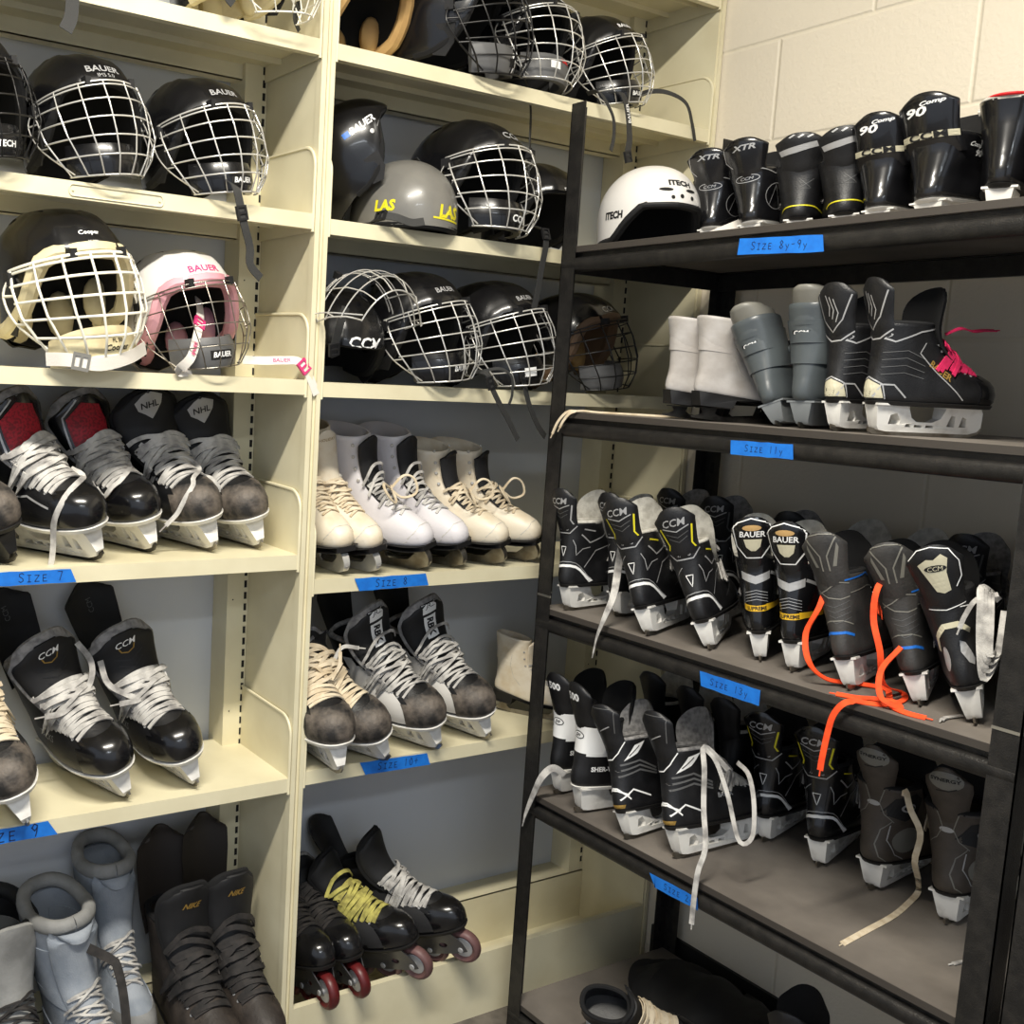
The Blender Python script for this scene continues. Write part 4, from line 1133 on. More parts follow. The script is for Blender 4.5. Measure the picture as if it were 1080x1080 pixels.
place(rb2, (.1, 0, 0), (-.268, .055), .020, -88, 2, scale=(.9, 1.0, 1.25))
rk_ = rec_skate('black and grey inline skate with a wide padded cuff at the bottom left corner', 'matte', 'greyfab', 'bag', 'laceblack', seed=10)
place(rk_, (.1, 0, 0), (-.470, -.02), .020, -84, 0, scale=(1.08, 1.15, 1.1))
lace_tail(rb, [(.03, .03, .27), (.06, .035, .262), (.09, .03, .22), (.13, .01, .17), (.15, -.02, .11)], M['laceblack'], .014, nrm=(1, 0, .2), name='strap')

# ---- white figure skates on the SIZE 8 shelf
fs = figure_skate('yellowed white figure skate next to the upright, first from the left', tall=.06, seed=11, word='HOLIDAY', steel='chrome')
place(fs, (.130, 0, 0), (0.088, 0.006), T['T4'], -93, 8, scale=(0.950, 0.990, 0.939))
fs2 = clone(fs, 'yellowed white figure skate with a gold stamped tongue, second from the left')
place(fs2, (.130, 0, 0), (0.152, -0.002), T['T4'], -86, 12, scale=(0.950, 0.990, 0.939))
fw = figure_skate('clean bright white figure skate with open top, left one of that pair', leather='figclean', lace='whitelace2' if False else 'lace', tongue='matte', seed=12, hooks=4, rows=6)
place(fw, (.130, 0, 0), (0.268, 0.002), T['T4'], -72, 12, scale=(.96, 1.0, 0.949))
fw2 = clone(fw, 'clean bright white figure skate with open top, right one of that pair')
place(fw2, (.130, 0, 0), (0.350, 0.000), T['T4'], -80, 12, scale=(.96, 1.0, 0.949))
fo_ = figure_skate('cream figure skate with tangled laces, second from the right end', lace='lacecream', seed=13, tongue='matte', tall=-.08, hooks=4)
place(fo_, (.130, 0, 0), (0.453, 0.004), T['T4'], -72, 12, scale=(0.912, 0.950, 0.901))
fo2 = clone(fo_, 'cream figure skate with a clean toe at the right end of the size 8 shelf')
place(fo2, (.130, 0, 0), (0.550, 0.018), T['T4'], -66, 12, scale=(0.912, 0.950, 0.901))
for q in (fo_, fo2, fw):
    for k in range(2):
        s = 1 if k else -1
        lace_tail(q, [(.05, 0, .165), (.06, s*.03, .185), (.075, s*.045, .175), (.085, s*.035, .15), (.07, s*.01, .145), (.055, 0, .16)], M['lacecream'], .005, nrm=(.7, 0, .7), name='lace_loop')

# ---- SIZE 10+ shelf
w10 = hockey(lean=.15, label='scuffed skate with cream laces looped up, against the upright on the size 10+ shelf', cap='worn', lace='lacecream', felt='felt', seed=14, rows=9, sole='holder', tongue_up=-.05, guard=False, tongue='matte', lace_w=.007)
place(w10, TOE, (0.063, -0.048), T['T5'], -95, 7, scale=(0.941, 1.15, 1.04))
w10b = clone(w10, 'scuffed skate with cream laces, leaning outward, second on the size 10+ shelf')
place(w10b, TOE, (0.181, -0.025), T['T5'], -74, 25, scale=(0.941, 1.15, 1.04))
rbk = hockey(lean=.15, label='skate with a white laced edge and two white tongue badges, left one of that pair', cap='worn', felt='felt', tongue='matte', deco=deco_rbk, seed=15, side='whiteshell', sole='holder', felt_extra=.01, tongue_w=1.1, tongue_up=-.01, guard_up=.02, rows=8, lace_w=.005)
place(rbk, TOE, (0.305, -0.015), T['T5'], -76, 17, scale=(0.941, 1.15, 1.04))
rbk2 = clone(rbk, 'skate with a white laced edge and two white tongue badges, right one of that pair')
place(rbk2, TOE, (0.435, -0.006), T['T5'], -82, 17, scale=(0.941, 1.15, 1.04))
lace_tail(w10, [(.05, .02, .14), (.045, .0, .18), (.04, -.03, .185), (.045, -.035, .155), (.055, -.01, .15), (.06, .03, .17), (.05, .04, .20)], M['lacecream'], .006, nrm=(.8, 0, .5), name='lace_loop')
lace_tail(w10b, [(.05, -.02, .14), (.02, .01, .17), (.01, .05, .19), (.02, .08, .17)], M['lace'], .007, nrm=(.8, 0, .5), name='lace_loop')
wf = figure_skate('old white skate lying behind the rack post on the lower cream shelf', lace='lace', seed=16)
place(wf, (.1, 0, 0), (.655, .045), T['T5'], -60, 0, scale=.62)

# ---- inline hockey skates in the base tray of the corner bay
def inl(label, capm, lacem, wheelm, bootm='boot', seed=1, felt='lining', up=0, **k):
    return hockey(label, name='inline_skate', cat='inline skate', boot=bootm, cap=capm, lace=lacem, h=.084, felt=felt, frame=inline_frame(wheelm, r=.037), seed=seed, sole='sole', guard_up=up, rows=8, **k)
i1 = inl('black inline skate with a dark red wheel beside the upright, left one of that pair', 'cap', 'laceblack', 'wheelred', seed=17, felt='felt', tongue_up=-.03)
place(i1, (.118, 0, 0), (.082, -.020), .062, -90, 4, pitch=18, scale=.96)
i2 = clone(i1, 'black inline skate with a dark red wheel, right one of that pair')
place(i2, (.118, 0, 0), (.155, -.018), .066, -88, 10, pitch=18, scale=.96)
i3 = inl('inline skate with dirty yellow laces and dusty pink wheels', 'cap', 'laceyellow', 'wheel', bootm='boot', seed=18, heel_cap=None, tongue_up=-.02, side='chassis')
place(i3, (.118, 0, 0), (.285, -.034), .072, -66, 14, pitch=20, scale=.98)
i4 = inl('inline skate with white laces and dusty pink wheels, rightmost in the tray', 'cap', 'lace', 'wheel', bootm='boot', seed=19, tongue_up=.0, side='chassis', up=.03)
place(i4, (.118, 0, 0), (.398, -.038), .080, -62, 12, pitch=20, scale=.98)
lace_tail(i1, [(-.02, -.03, .25), (-.01, -.045, .28), (.02, -.03, .285), (.035, -.0, .27)], M['webwhite'], .015, nrm=(.3, -1, .2), name='white_strap')

# ================================================================== helmets
TILT = 0
def put_helmet(o, x, y, z, yaw=0, tilt=None, roll=None, scale=.88):
    caged = any(c.name.startswith('face_cage') for c in o.children)
    tilt = (-5 if caged else 0) if tilt is None else tilt; roll = (-8 if caged else 0) if roll is None else roll
    yaw += 6 if caged else 0
    rot = Euler((0, 0, R(yaw))).to_matrix() @ Euler((0, R(roll), 0)).to_matrix() @ Euler((R(tilt), 0, 0)).to_matrix()
    lo = min((rot @ (p*scale)).z for p in kid_pts(o))
    o.location = (x, y, z-lo); o.rotation_euler = rot.to_euler(); o.scale = (scale,)*3
    return o
gH = None
YH = .095
h = helmet('black helmet with a dark cage at the far left of the upper helmet shelf', front=None, wire='blackwire', chin='black', chin_word='ITECH')
put_helmet(h, -.575, YH-.01, S['S2'], 8)
h = helmet('black helmet with a chromed cage, above the label holder', front='BAUER', wire='chrome', fc='silver', chin='black', sub='IMS 5.0')
put_helmet(h, -.392, YH, S['S2'], 4)
h = helmet('black helmet with a chromed cage and a strap hanging over the shelf edge, left bay', front='BAUER', fc='silver', wire='chrome', chin='black', chin_word='BAUER', frontsize=.058)
put_helmet(h, -.196, YH, S['S2'], 6)
chin_strap(h, [(-.035, -.135, -.10), (-.045, -.165, -.115), (-.046, -.172, -.14), (-.042, -.172, -.18), (-.034, -.170, -.22), (-.038, -.170, -.25), (-.018, -.17, -.275)], buckle=.45, w=.017)
h = helmet('large old black helmet with a white cage and moulded cream chin plate', front='Cooper', fc='white', wire='whitewire', liner='lining', brow='creampad', padm='creampad', chin='creampad', chinstyle='plate', gauge=.0021, frontsize=.034, fz=.082, sub='SK 2000')
put_helmet(h, -.418, YH-.005, S['S3'], 5, tilt=0, scale=1.0)
chin_strap(h, [(-.085, -.09, -.115), (-.06, -.115, -.118), (-.02, -.135, -.128), (.03, -.135, -.122), (.075, -.11, -.112)], m='webwhite', w=.020, buckle=.36, nrm=(0, -1, -.1), bm='clear')
h = helmet('small white helmet with pink padding and a thin wire cage', shell='whiteshell', liner='lining', brow='pinkpad', padm='pinkpad', front='BAUER', fc='pinkp', wire='steel', chin='greypad', gauge=.0011, chin_word='BAUER', frontsize=.062, rows=4, cols=8, sub='LIL SPORT')
put_helmet(h, -.211, YH+.012, S['S3'], 2, scale=.90)
chin_strap(h, [(.085, -.06, -.10), (.115, -.075, -.085), (.150, -.105, -.095), (.178, -.135, -.120), (.196, -.142, -.150), (.205, -.142, -.178)], m='webwhite', w=lambda t: .017 if t < .9 else .006, nrm=(-.3, -1, .3), word=('BAUER', .38, .036, 1), wm='pinkp') if False else None
st = chin_strap(h, [(.080, -.075, -.108), (.112, -.095, -.114), (.145, -.115, -.118), (.168, -.133, -.124), (.184, -.136, -.150), (.198, -.136, -.190)], m='webwhite', w=.017, nrm=(-.2, -1, .4), word=('BAUER', .42, .034, 1), wm='pinkp', buckle=.70, bm='pinkp')
st = chin_strap(h, [(.035, -.02, .015), (.0, -.075, -.02), (-.035, -.11, -.06), (-.062, -.125, -.095), (-.08, -.105, -.116), (-.05, -.10, -.118)], m='webwhite', w=.017, nrm=(.2, -1, .3), word=('BAUER', .50, .030, -1), wm='pinkp', buckle=.28, bm='pinkp')
h = helmet('helmet with a white cage at the top of the left bay, mostly out of view', wire='whitewire', liner='creampad', chinstyle='none', front=None)
put_helmet(h, -.150, .06, S['S1'], 25, scale=.92)
chin_strap(h, [(.085, -.05, -.05), (.105, -.06, -.03), (.112, -.06, -.06), (.09, -.06, -.095), (.10, -.06, -.115)], w=.014)
h = helmet('black helmet at the top left, only its hanging strap in view', front=None, wire='blackwire', chinstyle='none')
put_helmet(h, -.43, YH, S['S1'], 0)
chin_strap(h, [(-.04, -.13, -.095), (-.055, -.148, -.115), (-.058, -.150, -.15), (-.068, -.150, -.20), (-.082, -.15, -.225)], w=.022)
chin_strap(h, [(.21, -.11, -.098), (.222, -.148, -.10), (.224, -.150, -.12), (.233, -.150, -.145), (.242, -.15, -.155)], w=.018)

# corner bay, top helmet shelf
h = helmet('black helmet without a cage showing its tan lining', cage=False, liner='lining', brow='tan', padm='tan', front=None, chinstyle='none', ear=False)
put_helmet(h, .100, YH, T['T1'], 14, tilt=0, scale=.92)
h = helmet('black helmet with a black cage and grey chin pad, turned to the right', front=None, wire='blackwire', chin='greypad', chin_word='M', gauge=.0016)
put_helmet(h, .295, YH-.02, T['T1'], 30, tilt=-2, scale=.96)
chin_strap(h, [(.09, -.085, -.09), (.10, -.115, -.10), (.105, -.128, -.13), (.118, -.13, -.17), (.112, -.13, -.22), (.108, -.13, -.27), (.098, -.13, -.30)], w=lambda t: .015-.006*t, buckle=.78)
h = helmet('black helmet with a chromed cage and a red and white sticker in its chin cup', front='CCM', fc='white', wire='chrome', chin='greypad', chinstyle='cup')
put_helmet(h, .470, YH, T['T1'], 8, roll=4, scale=.90)
t_ = [c for c in h.children if c.name.startswith('chin_cup')][0]; tb = bvh_of([t_])
decal(t_, tb, 'poly', [(-.010, -.006), (.010, -.008), (.010, .008), (-.010, .009)], (-.022, -.14, -.085), SX, (0, 0, 1), M['white'], reach=.06)
decal(t_, tb, 'poly', [(-.013, -.004), (.013, -.004), (.013, .005), (-.013, .005)], (.008, -.14, -.073), SX, (0, 0, 1), M['redgloss'], reach=.06)
h = helmet('black helmet with a chromed cage and printed strap, rightmost on its shelf', front='BAUER', fc='white', wire='chrome', chin='black', chin_word='BAUER', frontsize=.05, fz=.078)
put_helmet(h, .665, YH, T['T1'], 4, scale=.84)
chin_strap(h, [(-.062, -.10, -.09), (-.062, -.128, -.10), (-.060, -.138, -.14), (-.062, -.14, -.20), (-.074, -.14, -.235), (-.072, -.14, -.255)], w=.019, word=('BAUER', .46, .045, -1), buckle=.90)
chin_strap(h, [(-.10, -.06, -.085), (-.125, -.11, -.095), (-.122, -.13, -.13), (-.105, -.13, -.16), (-.11, -.13, -.20), (-.125, -.13, -.23)], w=.010)
chin_strap(h, [(.085, -.06, -.085), (.125, -.08, -.072), (.160, -.11, -.08), (.19, -.138, -.11), (.205, -.142, -.16), (.212, -.142, -.20)], w=.012)

# corner bay, middle helmet shelf
h = helmet('black helmet lying tipped on its side against the upright', cage=False, front=None, chinstyle='none', liner='lining')
sh_ = [c for c in h.children if c.name.startswith('shell')][0]
tb = bvh_of([sh_])
decal(sh_, tb, 'text', 'BAUER', (-.13, -.045, .035), (0, -1, 0), (0, 0, 1), M['white'], size=.062, reach=.1, shear=.2, bold=.03)
decal(sh_, tb, 'poly', [(-.008, -.006), (.008, -.006), (.008, .006), (-.008, .006)], (-.13, -.004, .035), (0, -1, 0), (0, 0, 1), M['blue'], reach=.1)
for y, z in ((-.055, .012), (-.085, .02)): decal(sh_, tb, 'poly', ell(0, 0, .005, .005, 12), (-.13, y, z), (0, -1, 0), (0, 0, 1), M['silver'], reach=.1)
rot = Euler((0, 0, R(58))).to_matrix() @ Euler((R(-38), 0, 0)).to_matrix() @ Euler((0, R(-6), 0)).to_matrix()
lo = min((rot @ (p*.84)).z for p in kid_pts(h)); h.location = (.125, .120, T['T2']-lo+.001); h.rotation_euler = rot.to_euler(); h.scale = (.84,)*3
chin_strap(h, [(.06, .02, -.05), (.08, -.04, -.07), (.06, -.10, -.085), (.02, -.12, -.09)], w=.014)
def cz_full(az): return zcut(az)*.6 - .006
h = helmet('grey skating helmet with yellow lettering, sitting brim down', shell='greyshell', cage=False, front=None, smooth_shell=True, cutz=lambda az: -.030, chinstyle='none', ear=False, vents=False)
sh_ = [c for c in h.children if c.name.startswith('shell')][0]; tb = bvh_of([sh_])
decal(sh_, tb, 'text', 'LAS', (.035, -.16, .000), SX, (0, 0, 1), M['yellow'], size=.052, reach=.12, shear=.1, bold=.05)
decal(sh_, tb, 'line', ([(-.004, -.0135), (.064, -.0165)], .0035), (0, -.16, 0), SX, (0, 0, 1), M['yellow'], reach=.12)
decal(sh_, tb, 'text', 'LAS', (-.105, -.10, .006), (.7, -.7, 0), (0, 0, 1), M['yellow'], size=.045, reach=.1, shear=.1, bold=.05)
put_helmet(h, .222, .085, T['T2'], -6, tilt=0, scale=.93)
chin_strap(h, [(-.10, -.06, -.030), (-.105, -.105, -.020), (-.085, -.128, -.022), (-.055, -.138, -.030), (-.03, -.142, -.026)], w=.015, buckle=.3, nrm=(-.2, -1, .3))
h = helmet('black helmet with a large chromed cage between the grey helmet and the post', front='CCM', fc='silver', wire='chrome', chin='black', chin_word='CCM', frontsize=.05)
put_helmet(h, .362, YH-.01, T['T2'], 8, roll=3, scale=.98)
chin_strap(h, [(-.01, -.12, .06), (.05, -.16, .05)], w=.008) if False else None
h = helmet('glossy black helmet without a cage, partly behind the rack post', cage=False, front='CCM', fc='white', chinstyle='none', frontsize=.05, fz=.05)
put_helmet(h, .545, YH+.01, T['T2'], 6, tilt=4, scale=.84)
chin_strap(h, [(-.085, -.10, -.05), (-.088, -.135, -.058), (-.088, -.145, -.09), (-.094, -.146, -.14), (-.098, -.146, -.20), (-.104, -.146, -.235)], w=.017, buckle=.3)

# corner bay, lower helmet shelf
h = helmet('upturned black helmet with its cage flipped above it, next to the upright', front='CCM', fc='white', wire='chrome', chin='lining', gauge=.0014, cage_pitch=-100, chinstyle='none', frontsize=.075, fz=.058, rows=4, cols=6)
put_helmet(h, .092, YH+.01, T['T3'], -4, tilt=24, roll=0, scale=.90)
chin_strap(h, [(-.065, -.11, .115), (-.075, -.122, .08), (-.078, -.128, .04), (-.07, -.128, .02)], w=.017, buckle=.75)
h = helmet('black helmet with a chromed cage and its straps hanging down, next to the upturned one', front='BAUER', fc='silver', wire='chrome', chin='black', chin_word='BAUER', frontsize=.05)
put_helmet(h, .252, YH-.005, T['T3'], 6, scale=.93)
chin_strap(h, [(.055, -.11, -.105), (.060, -.143, -.112), (.065, -.148, -.14), (.085, -.15, -.18), (.105, -.15, -.21), (.130, -.15, -.255)], w=.014, buckle=.38)
chin_strap(h, [(.065, -.11, -.108), (.105, -.138, -.106), (.130, -.148, -.125), (.125, -.15, -.16), (.112, -.15, -.18)], w=.006)
chin_strap(h, [(.155, -.12, -.108), (.165, -.146, -.115), (.168, -.15, -.15), (.178, -.15, -.19), (.200, -.15, -.235), (.222, -.15, -.262)], w=.014, buckle=.3)
h = helmet('black helmet with a chromed cage, just left of the rack post', front='BAUER', fc='silver', wire='chrome', chin='black', frontsize=.048)
put_helmet(h, .445, YH, T['T3'], 6, scale=.93)
t_ = [c for c in h.children if c.name.startswith('chin_cup')][0]; tb = bvh_of([t_])
decal(t_, tb, 'poly', [(-.013, -.009), (.013, -.009), (.013, .009), (-.013, .009)], (-.018, -.14, -.090), SX, (0, 0, 1), M['white'], reach=.06)
h = helmet('black helmet with a black cage and brown lining, seen through the rack', front='CCM', fc='silver', wire='blackwire', liner='browncard', brow='browncard', padm='tan', chin='greypad', chin_word=None, frontsize=.045)
put_helmet(h, .655, YH-.01, T['T3'], 10, scale=.90)

# ================================================================== things on the black rack
def heel(root, xy, z, heading, roll=0, scale=.79): return place(root, HEEL, xy, z, heading, roll, 0, scale)
# ---- SIZE 13y shelf, front row
def deco_bauer(amber=True):
    def f(D):
        rear(D, 'line', ([(-.031, .222), (-.036, .212), (-.031, .176), (-.014, .152), (.014, .152), (.031, .176), (.036, .212), (.031, .222), (0, .232), (-.031, .222)], .0022), (0, 0), 'white', on='guard')
        rear(D, 'poly', ell(0, .213, .018, .006, 14), (0, 0), 'tan', on='guard')
        rear(D, 'poly', [(-.017, .190), (.017, .190), (.013, .174), (.004, .166), (-.004, .166), (-.013, .174)], (0, 0), 'beige', on='guard')
        rear(D, 'text', 'BAUER', (0, .2005), 'white', .048, on='guard', bold=.02, off=.0014, shear=.1)
        rear(D, 'poly', [(-.034, .124), (.0, .114), (.034, .124), (.034, .108), (0, .098), (-.034, .108)], (0, 0), 'silver')
        for k in range(4): rear(D, 'line', ([(-.026, .062+.006*k), (0, .068+.006*k), (.026, .062+.006*k)], .001), (0, 0), 'silver')
        rear(D, 'poly', [(-.036, .046), (-.012, .044), (.012, .044), (.036, .046), (.036, .058), (0, .055), (-.036, .058)], (0, 0), 'amber')
        rear(D, 'text', 'SUPREME', (0, .050), 'matte', .040, bold=.03, off=.0014)
        sidev(D, 'line', ([(-.11, .12), (-.05, .10), (.02, .07), (.06, .05)], .006), (0, 0), 'silver')
        sidev(D, 'poly', [(-.12, .046), (-.04, .046), (-.04, .056), (-.12, .058)], (0, 0), 'amber')
    return f
def deco_bluegrey(D):
    for s in (1, -1):
        rear(D, 'line', ([(s*.006, .162), (s*.006, .190), (s*.026, .224)], .0025), (0, 0), 'greycuff', on='guard')
        rear(D, 'poly', [(s*.012, .170), (s*.018, .170), (s*.028, .205), (s*.026, .214)], (0, 0), 'greycuff', on='guard')
    rear(D, 'line', ([(-.030, .228), (0, .232), (.030, .228)], .002), (0, 0), 'greycuff', on='guard')
    rear(D, 'line', ([(-.036, .118), (-.012, .126), (.012, .140), (.034, .136)], .002), (0, 0), 'greycuff')
    rear(D, 'line', ([(-.036, .128), (-.010, .112), (.014, .108), (.034, .112)], .002), (0, 0), 'greycuff')
    for k in range(4): rear(D, 'line', ([(-.020+.004*k, .10-.01*k), (.0, .094-.01*k), (.032, .104-.01*k)], .001), (0, 0), 'greypad')
    rear(D, 'line', ([(-.035, .062), (-.012, .069), (.012, .069), (.035, .060)], .0022), (0, 0), 'greycuff')
    rear(D, 'line', ([(-.034, .040), (-.014, .047), (.014, .047), (.034, .040)], .005), (0, 0), 'blue')
    sidev(D, 'line', ([(-.12, .142), (-.06, .150), (-.04, .142)], .003), (0, 0), 'blue')
    sidev(D, 'line', ([(-.11, .118), (-.06, .126), (-.01, .12)], .0018), (0, 0), 'greycuff')
def deco_beige(D):
    o = [(-.036, .215), (-.020, .230), (.0, .233), (.024, .226), (.034, .205), (.032, .180), (.022, .164)]
    rear(D, 'line', (o, .0014), (0, 0), 'white', on='guard')
    rear(D, 'poly', [(-.024, .206), (-.010, .214), (.0, .212), (.012, .220), (.020, .212), (.014, .190), (.014, .160), (.004, .156), (-.006, .160), (-.016, .186)], (0, 0), 'beige', on='guard')
    rear(D, 'poly', ell(.0, .198, .016, .0055, 14), (0, 0), 'matte', on='guard', off=.0012)
    rear(D, 'text', 'CCM', (0, .198), 'beige', .022, on='guard', off=.0018, shear=.2)
    rear(D, 'line', ([(-.034, .062), (-.030, .085), (-.012, .102), (.012, .104), (.032, .090)], .009), (0, 0), 'beige')
    rear(D, 'line', ([(-.030, .132), (.0, .128), (.034, .136)], .0014), (0, 0), 'white')
    rear(D, 'poly', ell(-.018, .050, .007, .020, 14), (0, 0), 'silver')
    rear(D, 'poly', [(.008, .078), (.016, .074), (.030, .046), (.024, .036), (.014, .042), (.006, .060)], (0, 0), 'silver')
    sidev(D, 'line', ([(-.12, .13), (-.07, .128), (-.03, .14)], .0016), (0, 0), 'white')
Z3 = RZ[2]
A = hockey('black skate with silver chevrons in front of the rack post end, size 13y shelf', felt='feltw', tongue='matte', seed=21, loose=3, deco=deco_chevron('CCM', 'TACKS', 'silver'), laces=True, sole='sole')
heel(A, (.505, -.128), Z3, 4, -4)
A2 = clone(A, 'black skate with a grey felt tongue, pushed back beside the first chevron skate')
heel(A2, (.560, -.205), Z3, 6, -6)
B = hockey('black skate with yellow and silver chevrons, left one of that pair', felt='feltw', seed=22, deco=deco_chevron('CCM', 'TACKS', 'yellow'))
heel(B, (.500, -.340), Z3, 20, -17, .83)
B2 = clone(B, 'black skate with yellow and silver chevrons, right one of that pair')
heel(B2, (.525, -.452), Z3, 30, -19, .83)
Cc = hockey('black skate with an amber band and a cream cutout guard, left one of that pair', felt='feltw', seed=23, deco=deco_bauer(), boot='glossboot')
heel(Cc, (.545, -.535), Z3, 34, -8, .80)
C2 = clone(Cc, 'black skate with an amber band and a cream cutout guard, right one of that pair')
heel(C2, (.538, -.600), Z3, 18, -6, .80)
Dd = hockey('grey skate with a blue heel line, its orange laces hanging down', felt='lining', seed=24, deco=deco_bluegrey, boot='greyboot', guardm='greyboot', lace='laceorange', laces=True, loose=2)
heel(Dd, (.532, -.702), Z3, 16, -14, .80)
D2 = clone(Dd, 'grey skate with a blue heel line, right one of the orange laced pair')
heel(D2, (.556, -.795), Z3, 24, -16, .80)
Ee = hockey('black skate with beige heel inlays and white stitching', felt='lining', seed=25, deco=deco_beige, boot='boot', heel_cap=None)
heel(Ee, (.545, -.878), Z3, 26, -18, .84)
E2 = clone(Ee, 'black skate with beige inlays mostly hidden by the near rack post')
heel(E2, (.625, -.915), Z3, 20, -4, .80)
# back row
P = hockey('dark skate in the back row of the size 13y shelf, nearest the corner', felt='felt', seed=26, tongue='matte', deco=deco_chevron('CCM', 'V', 'greypad'), rows=6)
spots = [((.735, -.165), 8, 0, .80, 'dark skate in the back row of the size 13y shelf, nearest the corner', 0),
         ((.745, -.300), 20, -8, .80, 'dark skate with grey felt behind the left yellow chevron skate', 0),
         ((.765, -.430), 20, -5, .76, 'dark skate behind the right yellow chevron skate', 0),
         ((.765, -.535), 16, 0, .76, 'dark skate behind the amber banded pair, size 13y shelf', 0),
         ((.760, -.640), 12, 0, .76, 'dark skate behind the left orange laced skate', 0),
         ((.765, -.740), 12, -4, .78, 'dark skate behind the right orange laced skate', 0),
         ((.770, -.845), 12, 0, .80, 'dark skate behind the beige inlaid skate', 0)]
Pw = hockey('pale grey boot with a red stripe in the back row behind the amber banded pair', boot='bluegrey', guardm='bluegrey', felt='feltw', seed=27, tongue='greyfab', guard_up=-.03, rows=6,
            deco=lambda D: rear(D, 'line', ([(-.05, .140), (0, .146), (.05, .140), (.10, .142)], .005), (0, 0), 'redgloss'))
for i, (xy, hd_, rl_, sc_, lb, _) in enumerate(spots):
    o = P if i == 0 else Pw if i == 3 else clone(Pw, 'pale grey boot with a red stripe behind the left orange laced skate') if i == 4 else clone(P, lb)
    heel(o, xy, Z3, hd_, rl_, sc_)
P.rotation_euler.z += 0

# ---- SIZE 2y shelf
Z4 = RZ[3]
def deco_sher(D):
    hh = D['h']; cut(D['body'], lambda c: c.x < -.045 and .072 + max(0, -.10-c.x)*.3 < c.z-hh < .138 - max(0, c.x+.10)*.55, .0006).build('white_panel', M['white'], D['boot'], angle=60)
    rear(D, 'poly', ell(.0, .118, .018, .009, 16), (0, 0), 'matte', off=.0012)
    rear(D, 'poly', ell(.0, .118, .0155, .0068, 16), (0, 0), 'white', off=.0016)
    rear(D, 'text', 'SW', (.0, .118), 'matte', .018, off=.002, shear=.3, bold=.04)
    rear(D, 'text', '500', (.0, .205), 'white', .034, on='guard', bold=.04)
    sidev(D, 'text', 'SHER-WOOD', (-.060, .045), 'white', .088, bold=.04)
    sidev(D, 'line', ([(-.06, .078), (-.03, .09), (-.01, .10)], .0016), (0, 0), 'silver')
def deco_peak(D):
    rear(D, 'line', ([(-.028, .232), (.034, .222), (.022, .170)], .0014), (0, 0), 'greypad', on='guard')
    rear(D, 'line', ([(-.012, .176), (.016, .186)], .0022), (0, 0), 'silver', on='guard')
    for k in range(2): rear(D, 'line', ([(-.036+.004*k, .026+.009*k), (-.006, .050-.004*k), (.006, .050-.004*k), (.036-.004*k, .026+.009*k)], .0034), (0, 0), 'white')
    rear(D, 'poly', [(-.020, .016), (.020, .016), (.016, .008), (-.016, .008)], (0, 0), 'gold')
    rear(D, 'line', ([(-.038, .130), (-.02, .110), (.0, .112), (.018, .126), (.036, .150)], .0026), (0, 0), 'white')
    sidev(D, 'poly', [(-.115, .108), (-.092, .140), (-.062, .146), (-.085, .122)], (0, 0), 'white')
    sidev(D, 'line', ([(-.105, .118), (-.08, .138)], .002), (0, 0), 'matte', off=.0013)
    for k in range(3): sidev(D, 'line', ([(-.125, .075+.012*k), (-.08, .086+.010*k), (-.03, .070+.006*k)], .004), (0, 0), 'greypad')
    sidev(D, 'text', 'BAUER', (.000, .055), 'silver', .040, bold=.03)
    sidev(D, 'line', ([(-.13, .026), (-.10, .046), (-.055, .026)], .0034), (0, 0), 'white')
W1 = hockey('white and black skate numbered 500 at the far end of the size 2y shelf', felt='lining', seed=31, deco=deco_sher, boot='boot', cap='cap', sole='holder', windows=False, laces=True)
heel(W1, (.525, -.118), Z4, 4, 0, .84)
W2 = clone(W1, 'white and black skate numbered 500, nearer one of that pair')
heel(W2, (.500, -.205), Z4, -8, 0, .86)
X1 = hockey('black skate with a white peak line above its heel, left one of that pair', felt='felt', seed=32, deco=deco_peak, boot='boot')
heel(X1, (.497, -.335), Z4, 4, -16, .82)
X2 = clone(X1, 'black skate with a white peak line and a long white lace hanging off the shelf')
heel(X2, (.518, -.430), Z4, -2, -14, .86)
Y1 = hockey('skate with silver heel arc deep on the size 2y shelf, left one of pair', felt='lining', seed=33, deco=deco_chevron('CCM', 'TACKS', 'yellow'), boot='glossboot')
heel(Y1, (.720, -.450), Z4, 12, -4, (.80, .92, .82))
Y2 = clone(Y1, 'skate with silver heel arc deep on the size 2y shelf, right one of pair')
heel(Y2, (.720, -.560), Z4, 14, -5, (.80, .95, .84))
